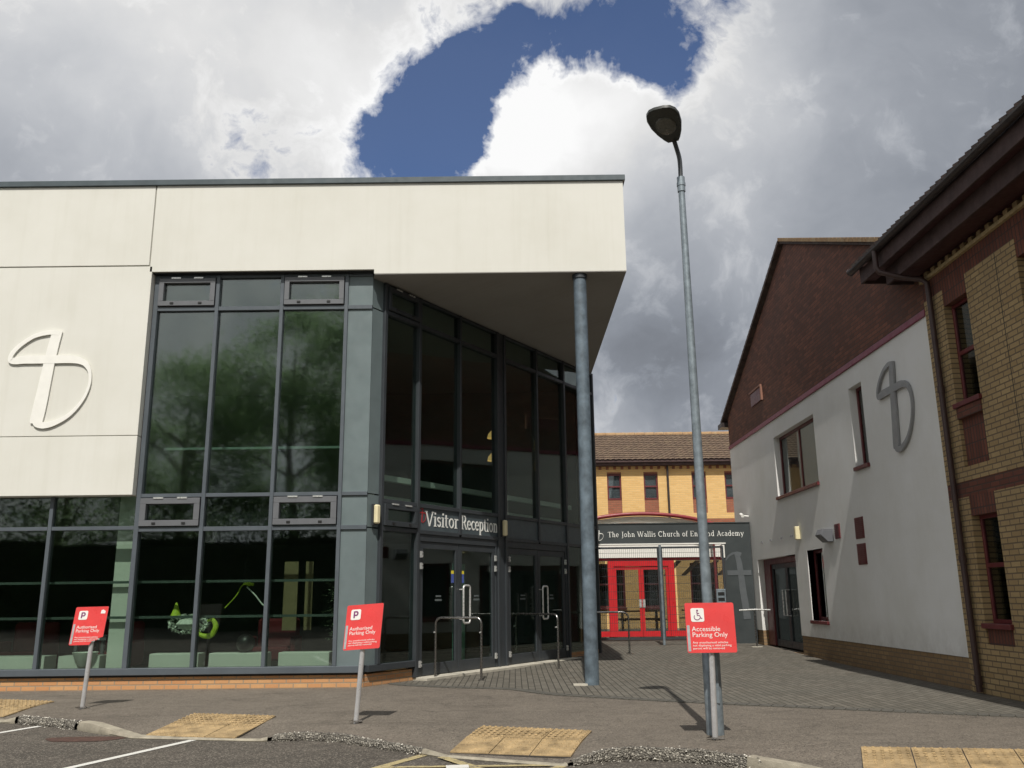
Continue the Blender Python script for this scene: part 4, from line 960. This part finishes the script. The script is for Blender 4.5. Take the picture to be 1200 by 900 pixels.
# picnic tables in the courtyard
def picnic(x, y, label):
    t = thing('picnic_table', (x, y, .1), label, 'table', 'timber picnic tables in the courtyard')
    MB().box(x - .85, x + .85, y - .35, y + .35, .80, .85).build('tabletop', 'wood', t)
    for s in (-1, 1): MB().box(x - .85, x + .85, y + s * .68 - .13, y + s * .68 + .13, .53, .57).build('seat', 'wood', t)
    for s in (-1, 1): MB().box(x + s * .6 - .04, x + s * .6 + .04, y - .75, y + .75, .50, .53).box(x + s * .6 - .04, x + s * .6 + .04, y - .04, y + .04, .1, .80).box(x + s * .6 - .04, x + s * .6 + .04, y - .5, y + .5, .10, .16).build('leg', 'wood', t)
picnic(4.4, 32.3, 'timber picnic table seen through the red double doors'); picnic(6.9, 32.8, 'timber picnic table seen right of the red doors'); picnic(2.0, 32.5, 'timber picnic table seen left of the red doors')

# ------------------------------------------------------------------ dark sign wall with opening
SW = thing('sign_wall', (4, 24.25, 0), 'charcoal portal wall with white lettering and pale looped cross around the mesh gates', 'sign wall')
FS = frame((0, 24.2), (1, 0), (0, -1))
wall_cells(MB(), FS, 2.02, 6.385, 0, 3.24, [(2.10, 5.64, 0, 2.72)], -.22, 0).build('cladding_panel', 'screen', SW)
MB().fbox(FS, 2.10, 5.70, 2.685, 2.718, -.25, .03).fbox(FS, 5.60, 5.66, 2.32, 2.66, -.25, .028).build('opening_trim', 'white_paint', SW)
MB().fbox(FS, 2.02, 6.385, 3.24, 3.262, -.24, .02).build('coping', 'screen', SW)
serif_text(MB(), 'The John Wallis Church of England Academy', FS, 2.54, 2.895, .142, d0=.0, d1=.012, width=3.68, track=.05, wt=.9).build('lettering', 'letter', SW)
emblem(MB(), FS, 2.18, 3.08, .00088, .0, .012).build('small_emblem', 'letter', SW)
# large emblem, clipped at the wall's right end
fs_clip = lambda u, z, w=0.: FS(min(u, 6.36), z, w)
m = MB()
mm = lambda x, y: (5.63 + (x - 22) * .0051, 2.44 - (y - 560) * .0051)
stem_ = catmull([(172, 563, 30), (165, 600, 33), (157, 660, 34), (150, 730, 37), (143, 800, 40), (137, 900, 40)], 3)
lo = catmull([(178, 571, 14), (140, 569, 15), (100, 580, 13), (62, 606, 13), (33, 640, 16)], 5)
mir = lambda q: [mm(p[0], p[1]) for p in q]
m.ribbon([(5.68, 2.25), (5.76, 2.36), (5.88, 2.43), (6.0, 2.44), (6.10, 2.40)], [.03, .05, .06, .08, .1], FS, 0, .006)
m.ribbon([(5.98, 2.44), (6.03, 2.2), (6.06, 1.9), (6.08, 1.5), (6.12, 1.1), (6.15, .72)], [.12, .15, .16, .17, .18, .19], FS, 0, .009)
m.ribbon([(5.70, 1.92), (6.34, 1.92)], [.13, .13], FS, 0, .011)
m.build('large_emblem', 'logo_on_screen', SW)

# mesh gates in the opening
def gate(x0, x1, label, hinge_left):
    y = 24.0; z0, z1 = .24, 2.62
    t = thing('mesh_gate', ((x0 + x1) / 2, y, .1), label, 'gate', 'mesh gates in the sign wall')
    MB().box(x0, x0 + .05, y - .025, y + .025, z0, z1).box(x1 - .05, x1, y - .025, y + .025, z0, z1).box(x0 + .05, x1 - .05, y - .025, y + .025, z1 - .05, z1).box(x0 + .05, x1 - .05, y - .025, y + .025, z0, z0 + .05).build('gate_frame', 'frame_dark', t)
    m = MB(); x = x0 + .09
    while x < x1 - .05: m.box(x - .0025, x + .0025, y - .0025, y + .0025, z0 + .05, z1 - .05); x += .052
    z = z0 + .22
    while z < z1 - .06: m.box(x0 + .05, x1 - .05, y - .0085, y - .0035, z - .004, z + .004); z += .2
    m.build('mesh_panel', 'frame_dark', t)
    return t
gate(2.16, 3.86, 'left mesh gate in front of the red doors, nearest the round column', True)
gate(3.90, 5.58, 'right mesh gate beside the charcoal wall with the pale looped cross', False)
g0 = thing('gate_post', (3.88, 24.0, .1), 'slim grey post between the two mesh gates', 'post'); MB().tube([(3.88, 23.93, .1), (3.88, 23.93, 2.66)], .035, 10).build('post_tube', 'galv', g0)
# letter box on the gate
mbx = thing('gate_keypad', (5.42, 23.9, 1.2), 'grey keypad box on the right mesh gate above the accessible parking sign', 'keypad'); MB().box(5.30, 5.55, 23.88, 23.96, 1.12, 1.50).build('box', 'galv', mbx, bevel=.01)
for z in (1.2, 1.34): MB().box(5.34, 5.51, 23.87, 23.879, z, z + .08).build('slot', 'black', mbx)

# ------------------------------------------------------------------ door hoops and hand rails
def hoop(a, b, zt, label, knobs=True):
    t = thing('hoop_barrier', (a[0], a[1], 0), label, 'barrier', 'steel hoop barriers by the entrance doors')
    za, zb = pavz(*a) + .004, pavz(*b) + .004
    A, B_ = Vector((a[0], a[1], za)), Vector((b[0], b[1], zb)); d = (B_ - A); d.z = 0; d.normalize(); r = .10
    P = [A, Vector((a[0], a[1], zt - r))]
    for i in range(1, 6): th = PI / 2 * i / 5; P.append(Vector((a[0], a[1], zt - r)) + d * r * (1 - math.cos(th)) + Vector((0, 0, r * math.sin(th))))
    for i in range(0, 6): th = PI / 2 * (1 - i / 5); P.append(Vector((b[0], b[1], zt - r)) - d * r * (1 - math.cos(th)) + Vector((0, 0, r * math.sin(th))))
    P.append(B_)
    MB().tube(P, .021, 12).build('hoop_tube', 'steel', t, smooth=True)
    for q in (A, B_):
        MB().tube([q, q + Vector((0, 0, .012))], .055, 16).build('base_flange', 'steel', t, smooth=True)
        MB().tube([Vector((q.x, q.y, .78)), Vector((q.x, q.y, .78)) + Vector((d.y, -d.x, 0)) * .06], .012, 8).build('knob', 'steel_bright', t)
    return t
hoop((-1.37, 15.85), (-.57, 15.55), 1.02, 'steel hoop barrier in front of the Visitor Reception doors')
hoop((.02, 18.75), (.83, 17.75), 1.02, 'steel hoop barrier in front of the second entrance doors, left of the round column')
t = thing('hand_rail', (2.6, 21.1, .05), 'dark steel hand rail turning down right of the round column', 'rail', 'hand rails in the forecourt')
MB().tube(catmull([(1.9, 21.1, .99), (2.35, 21.1, .99), (2.5, 21.1, .985), (2.6, 21.1, .93), (2.62, 21.1, .82), (2.62, 21.1, .5), (2.62, 21.1, .05)], 4), .022, 10).build('rail_tube', 'steel', t, smooth=True)
MB().box(2.54, 2.70, 21.04, 21.16, .05, .07).build('base_plate', 'steel', t)
t = thing('hand_rail', (5.95, 22.8, .08), 'steel hand rail on a thin post in front of the maroon framed side door', 'rail', 'hand rails in the forecourt')
MB().tube([(5.6, 22.8, .97), (6.0, 22.8, .985), (6.38, 22.8, .97)], .02, 10).build('rail_tube', 'steel_bright', t, smooth=True)
MB().tube([(5.98, 22.8, .09), (5.98, 22.8, .97)], .02, 10).build('post', 'steel', t, smooth=True)
MB().box(5.85, 6.11, 22.72, 22.88, .085, .10).build('base_plate', 'threshold', t)

# ------------------------------------------------------------------ parking signs
def parking_sign(base, top, w, h, roll, yaw, pitch, accessible, damage, label, k, shear=0.):
    t = thing('parking_sign', (base[0], base[1], base[2]), label, 'sign', 'red parking signs on leaning posts')
    Bv = Vector(base); Tv = Vector(top)
    MB().tube([Bv - Vector((0, 0, .02)), Bv + (Tv - Bv) * 1.18], .029, 16).build('post', 'alu', t, smooth=True)
    ring = MB()
    for i in range(28):
        a = 2 * PI * i / 28; q = random.uniform(.03, .10); ring.add([Bv + Vector((math.cos(a) * q, math.sin(a) * q * .7, .004)), Bv + Vector((math.cos(a + .4) * q * .9, math.sin(a + .4) * q, .014)), Bv + Vector((math.cos(a + .2) * .03, math.sin(a + .2) * .03, .02))], [(0, 1, 2)])
    ring.build('post_footing', 'stone_dark', t)
    XA = Vector((math.cos(yaw), math.sin(yaw), shear)); ZA_ = Vector((math.sin(roll), -math.sin(pitch), 1)); YA = Vector((-math.sin(yaw), math.cos(yaw), 0))
    c = Tv + Vector((0, -.045, 0))
    fr = lambda u, z, d=0.: c + XA * u - YA * d + ZA_ * z
    x0, x1, z0, z1 = -w / 2 + k, w / 2 + k, 0, h
    r = .018; P = []
    for (cx, cz, a0) in ((x1 - r, z1 - r, 0), (x0 + r, z1 - r, 90), (x0 + r, z0 + r, 180), (x1 - r, z0 + r, 270)):
        if a0 == 270 and damage: P += [(x1 - .16, z0), (x1 - .13, z0 + .05), (x1 - .07, z0 + .06), (x1 - .05, z0 + .085), (x1, z0 + .10)]; continue
        for i in range(5): a = R(a0 + 22.5 * i); P.append((cx + r * math.cos(a), cz + r * math.sin(a)))
    off = fr(0, 0, .005) - fr(0, 0, 0)
    MB().prism([fr(a, b, 0) for a, b in P], off).build('sign_board', 'red_sign', t)
    MB().prism([fr(a * 1.0, b, -.006) for a, b in P], off * .9).build('backing_plate', 'sign_back', t)
    MB().fbox(fr, x0 + .008, x0 + .035, z0 + .015, z0 + h * .55, .0052, .0075).build('grey_strip', 'sign_patch', t)
    q = w * .27; sx, sz = x0 + .055, z1 - .05 - q; rr_ = .018; P = []
    for (cx, cz, a0) in ((sx + q - rr_, sz + q - rr_, 0), (sx + rr_, sz + q - rr_, 90), (sx + rr_, sz + rr_, 180), (sx + q - rr_, sz + rr_, 270)):
        for i in range(5): a = R(a0 + 22.5 * i); P.append((cx + rr_ * math.cos(a), cz + rr_ * math.sin(a)))
    sq = MB().prism([fr(a, b, .0052) for a, b in P], off * .5).build('symbol_square', 'letter', t)
    m = MB(); D0, D1 = .0078, .0095
    if accessible:
        m.ribbon(arc(sx + q * .50, sz + q * .82, .004, .004, 0, 360, 10), .010, fr, D0, D1)
        m.ribbon([(sx + q * .47, sz + q * .74), (sx + q * .49, sz + q * .46), (sx + q * .66, sz + q * .46), (sx + q * .76, sz + q * .24), (sx + q * .84, sz + q * .26)], .009, fr, D0, D1 + .0003)
        m.ribbon([(sx + q * .48, sz + q * .62), (sx + q * .64, sz + q * .62)], .008, fr, D0, D1 + .0006)
        m.ribbon(arc(sx + q * .46, sz + q * .34, q * .22, q * .20, 140, 345, 14), .007, fr, D0, D1 + .0009)
    else:
        m.ribbon([(sx + q * .34, sz + q * .18), (sx + q * .34, sz + q * .83)], q * .15, fr, D0, D1)
        m.ribbon([(sx + q * .34, sz + q * .78), (sx + q * .52, sz + q * .78)], q * .13, fr, D0, D1 + .0003)
        m.ribbon([(sx + q * .34, sz + q * .44), (sx + q * .52, sz + q * .44)], q * .13, fr, D0, D1 + .0006)
        m.ribbon(arc(sx + q * .52, sz + q * .61, q * .17, q * .17, 90, -90, 12), q * .14, fr, D0, D1 + .0009)
    m.build('symbol', 'purple', sq)
    s = w * .132
    font_text('heading_lettering', ('Accessible' if accessible else 'Authorised') + '\nParking Only', fr, x0 + .055, z0 + h * .43, s, .0062, 'letter', t, .86, w * .72)
    font_text('small_lettering', 'Any unauthorised vehicles\nnot displaying a valid parking\npermit will be removed', fr, x0 + .055, z0 + h * .185, w * .058, .0062, 'letter', t, .98, w * .78)
    if damage:
        MB().prism([fr(x1 - .09, z1 - .09, .0052), fr(x1 - .03, z1 - .09, .0052), fr(x1 - .03, z1 - .06, .0052), fr(x1 - .045, z1 - .05, .0052), fr(x1 - .06, z1 - .04, .0052), fr(x1 - .085, z1 - .045, .0052)], off * .3).build('torn_patch', 'letter', t)
parking_sign((-5.68, 12.25, 0), (-5.64, 12.25, .80), .425, .49, R(2.5) * -1 + R(7) if False else R(5), R(3), R(-3), False, True, 'red authorised parking sign with torn corners, in front of the left windows', -.06, .015)
parking_sign((-1.81, 10.62, 0), (-1.755, 10.62, .79), .435, .50, R(4), R(-8), R(-3), False, False, 'red authorised parking sign on a leaning post in front of the grey corner panel', -.01, .065)
parking_sign((1.92, 9.1, 0), (1.935, 9.1, .80), .485, .475, R(-.6), R(0), R(-2), True, False, 'red accessible parking sign with wheelchair symbol in front of the tall street lamp', .0)

# ------------------------------------------------------------------ street lamp
t = thing('street_lamp', (1.985, 9.38, 0), 'tall grey steel street lamp with a flat dark oval head behind the accessible parking sign', 'street lamp')
LX, LY = 1.985, 9.38
MB().tube([(LX, LY, 0), (LX, LY, 1.05), (LX, LY, 1.12)], [.088, .088, .055], 24).build('pole_base', 'galv', t, smooth=True)
MB().box(LX - .04, LX + .045, LY - .093, LY - .08, .30, .85).build('access_door', 'galv', t, bevel=.004)
MB().tube([(LX, LY, 1.121), (LX - .005, LY, 3.0), (LX - .01, LY, 5.95)], [.054, .048, .036], 20).build('pole', 'galv', t, smooth=True)
MB().tube([(LX - .01, LY, 5.86), (LX - .01, LY, 6.04)], .045, 20).tube([(LX - .01, LY, 5.93), (LX - .01, LY, 5.97)], .05, 20).build('collar', 'galv', t, smooth=True)
hd = Vector((-.42, -.90, 0)).normalized()
Bp = Vector((LX - .01, LY, 6.04)); P = catmull([Bp, Bp + Vector((0, 0, .22)), Bp + Vector((-.035, -.03, .36)), Bp + Vector((-.085, -.10, .47))], 5)
MB().tube(P, [.026] * len(P), 12).build('arm', 'frame_dark', t, smooth=True)
# head: flattened shell, pointed at the arm, broad at the front
c = Bp + Vector((-.07, -.06, .435)); sd = Vector((-hd.y, hd.x, 0)); up = (Vector((0, 0, 1)) - hd * .18).normalized(); fd = (hd + Vector((0, 0, .18))).normalized()
prof = [(0, .06), (.06, .095), (.17, .14), (.30, .175), (.44, .185), (.53, .165), (.585, .12), (.605, .055)]
def head_shell(zs, scale=1., lift=0.):
    k = MB(); n = len(prof); L2 = [(a, b) for a, b in prof] + [(a, -b) for a, b in reversed(prof)]
    rings = zs
    for zz, s in rings:
        for a, b in L2: k.v.append(tuple(c + fd * (.27 + (a - .27) * s * scale) + sd * b * s * scale + up * (zz + lift)))
    m2 = len(L2)
    for r_ in range(len(rings) - 1):
        for i in range(m2): k.f.append((r_ * m2 + i, r_ * m2 + (i + 1) % m2, (r_ + 1) * m2 + (i + 1) % m2, (r_ + 1) * m2 + i))
    k.f.append(tuple(range(m2))[::-1]); k.f.append(tuple(range((len(rings) - 1) * m2, len(rings) * m2))); return k
hdo = head_shell([(-.03, .93), (-.015, 1.0), (.02, 1.0), (.06, .82), (.085, .5)]).build('lamp_head', simple('dark_lamp_housing', (.035, .038, .034), .45), t, smooth=True)
kk = MB(); 
for r_, zz in ((.118, -.031), (.112, -.045), (.07, -.062), (.001, -.07)):
    for i in range(20): a = 2 * PI * i / 20; kk.v.append(tuple(c + fd * (.32 + .15 * (r_ / .118) * math.cos(a)) + sd * r_ * math.sin(a) + up * zz))
for q in range(3):
    for i in range(20): kk.f.append((q * 20 + i, q * 20 + (i + 1) % 20, (q + 1) * 20 + (i + 1) % 20, (q + 1) * 20 + i))
kk.build('lamp_lens', simple('grey_lens', (.11, .11, .095), .3), hdo, smooth=True)

# ------------------------------------------------------------------ trees behind the viewer, mirrored in the glass
def tree(x, y, h, cr, n, label, seed):
    rr = random.Random(seed); t = thing('tree', (x, y, CP), label, 'tree', 'trees along the far side of the car park')
    m = MB(); m.tube([(x, y, CP), (x + .1, y, h * .3), (x, y + .1, h * .6), (x + .1, y, h * .9)], [.32, .24, .15, .04], 10)
    cl = []
    for i in range(16):
        a = rr.uniform(0, 2 * PI); z0 = h * rr.uniform(.22, .7); r_ = cr * rr.uniform(.5, .95) * (1 - .35 * abs(z0 / h - .5)); z1 = z0 + r_ * rr.uniform(.3, .8)
        e = Vector((x + r_ * math.cos(a), y + r_ * math.sin(a), z1)); s = Vector((x, y, z0)); mid = s.lerp(e, .5) + Vector((0, 0, .3))
        m.tube([s, mid, e], [.10, .06, .02], 6); cl += [s.lerp(e, .6), e, e + Vector((rr.uniform(-1, 1), rr.uniform(-1, 1), rr.uniform(0, 1.2)))]
    cl += [Vector((x + rr.uniform(-1, 1), y + rr.uniform(-1, 1), h * q)) for q in (.7, .78, .86, .93, .98)]
    for k in range(60):
        a = rr.uniform(0, 2 * PI); u = rr.uniform(-1, 1); q = rr.uniform(.5, 1) ** .5; cl.append(Vector((x, y, h * .66)) + Vector((math.cos(a) * math.sqrt(1 - u * u) * cr * q, math.sin(a) * math.sqrt(1 - u * u) * cr * q, u * h * .33)))
    m.build('trunk', 'bark', t, smooth=True)
    f = MB()
    for i in range(n):
        c_ = rr.choice(cl); P = c_ + Vector((rr.gauss(0, .62), rr.gauss(0, .62), rr.gauss(0, .5))); s = rr.uniform(.06, .12)
        a = Vector((rr.uniform(-1, 1), rr.uniform(-1, 1), rr.uniform(-1, 1))).normalized(); b = a.orthogonal().normalized()
        f.add([P - a * s, P + b * s * .55, P + a * s, P - b * s * .55], [(0, 1, 2, 3)])
    k = len(f.v)
    me = f.build('crown', 'leaf', t)
tree(-18.2, -19, 14.0, 4.6, 26000, 'broad green tree behind the car park mirrored in the tall left panes', 1)
tree(-11.8, -18, 16.5, 4.8, 34000, 'tall green tree behind the car park mirrored in the middle tall pane', 2)
tree(-6.0, -20, 19.5, 5.6, 36000, 'tall green tree behind the car park mirrored beside the grey corner panel', 3)
tree(-26, -22, 12, 5, 14000, 'smaller green tree mirrored in the lower left windows', 4)
tree(4.5, -24, 13, 4.4, 5000, 'green tree behind the viewer nearest the yellow brick building', 5)
# unseen tall hedge, added to darken reflections in the lower panes
hd_ = MB(); rr = random.Random(5)
hd_.box(-45, 30, -16.6, -15.6, CP, 4.2)
for i in range(42000):
    q_ = rr.random() ** 1.15; hx = rr.uniform(-45, 30); P = Vector((hx, -15.2 + rr.gauss(0, .35) - q_, CP + q_ * (6.6 + 1.2 * math.sin(hx * .7) + .8 * math.sin(hx * 1.9 + 1)))); a = Vector((rr.uniform(-1, 1), rr.uniform(-1, 1), rr.uniform(-1, 1))).normalized(); b = a.orthogonal(); b.normalize(); s = rr.uniform(.07, .14)
    hd_.add([P - a * s, P + b * s * .6, P + a * s, P - b * s * .6], [(0, 1, 2, 3)])
tag(hd_.build('hedge', leaf_mat('dark_hedge_leaves', (.03, .05, .02), (.05, .075, .03))), 'long tall dark leafy hedge added out of view to darken the lower window reflections', 'hedge')

# ------------------------------------------------------------------ sky, sun
EL = R(52.5); SX, SY = -.06, -1.0     # towards the sun in plan
w = bpy.data.worlds.new('World'); sc.world = w; w.use_nodes = True
t = NT(w.node_tree); t.n.clear()
out = t.node('ShaderNodeOutputWorld')
sky = t.node('ShaderNodeTexSky', sky_type='NISHITA'); sky.sun_disc = False; sky.sun_elevation = EL
sky.sun_rotation = math.atan2(SX, SY) % (2 * PI); sky.ozone_density = 4.5; sky.air_density = 1.0; sky.dust_density = .6
bg1 = t.node('ShaderNodeBackground'); bg1.inputs[1].default_value = .07; t.put(bg1.inputs[0], t.mix(1., sky.outputs[0], (.80, .98, 1.25), 'MULTIPLY'))
d = t.node('ShaderNodeTexCoord').outputs['Generated']
wv = t.comb(t.noise(d, 3.0, 5, .55), t.noise(t.vmath('ADD', d, (5., 2., 1.)), 3.0, 5, .55), t.noise(t.vmath('ADD', d, (1., 8., 4.)), 3.0, 5, .55))
wv2 = t.comb(t.noise(d, 11., 5, .6), t.noise(t.vmath('ADD', d, (5., 2., 1.)), 11., 5, .6), t.noise(t.vmath('ADD', d, (1., 8., 4.)), 11., 5, .6))
dd = t.vmath('ADD', d, t.vmath('MULTIPLY', t.vmath('SUBTRACT', wv, (.5, .5, .5)), (.22, .22, .22)))
dw = t.vmath('NORMALIZE', t.vmath('ADD', t.vmath('ADD', d, t.vmath('MULTIPLY', t.vmath('SUBTRACT', wv, (.5, .5, .5)), (.06, .06, .06))), t.vmath('MULTIPLY', t.vmath('SUBTRACT', wv2, (.5, .5, .5)), (.09, .09, .09))))
n1 = t.noise(dd, 2.6, 6, .5); n2 = t.noise(t.vmath('ADD', dd, (3.1, 7.7, 1.3)), 8., 8, .55); n4 = t.noise(t.vmath('ADD', dd, (1.1, 2.7, 5.3)), 24., 7, .62)
def blobs(lst, d):
    s = None
    for px, py, r, wt in lst:
        v = look(px, py); dt = t.vmath('DOT_PRODUCT', d, tuple(v)); th2 = 2 * F_ * F_ / (r * r) * .5
        g_ = t.math('EXPONENT', t.math('MULTIPLY', t.math('SUBTRACT', dt, 1.), th2 * 1.))
        g_ = t.math('MULTIPLY', g_, wt); s = g_ if s is None else t.math('ADD', s, g_)
    return s
blue = blobs([(450, 165, 40, .62), (490, 125, 44, .70), (545, 95, 42, .75), (590, 62, 38, .75), (640, 42, 36, .72), (490, 190, 38, .6), (540, 150, 34, .55), (560, 185, 20, .3), (695, 50, 38, .70), (755, 70, 42, .90), (795, 62, 24, .4), (305, 185, 28, .58), (720, 10, 44, .30), (850, 18, 30, .40), (645, 125, 46, -.85), (705, 115, 34, -.75), (595, 172, 30, -.6), (518, 150, 12, -.35), (410, 90, 60, -.3), (1050, 100, 300, -.3), (0, 100, 250, -.2), (620, -30, 50, -.4)], dw)
bm_ = t.math('ADD', blue, t.math('MULTIPLY', t.math('SUBTRACT', n2, .5), 1.25))
bm_ = t.math('ADD', bm_, t.math('MULTIPLY', t.math('SUBTRACT', n4, .5), 1.5))
bmask = t.math('MULTIPLY', t.math('SMOOTH_MIN', t.ramp(bm_, .18, .62), .96, .1), 1.)
wht = blobs([(90, 20, 190, .30), (330, 60, 150, .12), (480, 70, 110, .20), (630, 120, 60, .30), (580, 180, 45, .28), (720, 140, 60, .18), (430, 185, 50, .16), (800, 70, 100, .14), (870, 110, 60, .06),
             (735, 455, 80, -.14), (860, 420, 110, -.06), (60, 200, 120, -.16), (250, 190, 110, -.08), (1150, 80, 200, -.10), (780, 230, 80, .04), (900, 250, 120, .0), (720, 500, 40, .16), (420, 0, 50, -.14), (620, 25, 40, -.1)], dw)
back = t.ramp(t.math('MULTIPLY', t.sep(d)[1], -1.), -.2, .8, 0, .22)
br_ = t.math('ADD', t.math('ADD', wht, .45), t.math('MULTIPLY', t.math('SUBTRACT', n1, .5), .55))
br_ = t.math('ADD', br_, t.math('MULTIPLY', t.math('SUBTRACT', n2, .5), .22))
br_ = t.math('ADD', br_, t.math('MULTIPLY', t.math('SUBTRACT', n4, .5), .05))
edge_ = t.ramp(bm_, -.15, .15, 0, .10)
br_ = t.math('ADD', t.math('ADD', br_, back), edge_)
br_ = t.math('MAXIMUM', br_, .16)
br_ = t.math('MINIMUM', br_, .97)
colr = t.mix(t.ramp(br_, .3, .75), (.86, .93, 1.06), (1., 1., 1.0))
bg2 = t.node('ShaderNodeBackground'); t.put(bg2.inputs[0], colr); t.put(bg2.inputs[1], br_)
mx = t.node('ShaderNodeMixShader'); t.put(mx.inputs[0], bmask); t.put(mx.inputs[1], bg2.outputs[0]); t.put(mx.inputs[2], bg1.outputs[0])
t.put(out.inputs[0], mx.outputs[0])
sl = bpy.data.lights.new('sun', 'SUN'); sl.energy = 4.2; sl.angle = R(.53); sl.color = (1, .955, .88)
so = bpy.data.objects.new('sun', sl); COL.objects.link(so)
v = Vector((SX * math.cos(EL), SY * math.cos(EL), math.sin(EL))); so.rotation_euler = v.to_track_quat('Z', 'Y').to_euler()
so.location = (0, -5, 20)

sc.view_settings.view_transform = 'Standard'; sc.view_settings.look = 'None'; sc.view_settings.exposure = 0; sc.view_settings.gamma = 1
sc.render.engine = 'CYCLES'; sc.cycles.max_bounces = 8; sc.cycles.transparent_max_bounces = 12; sc.cycles.use_denoising = True
sc.render.resolution_x = 1024; sc.render.resolution_y = 768
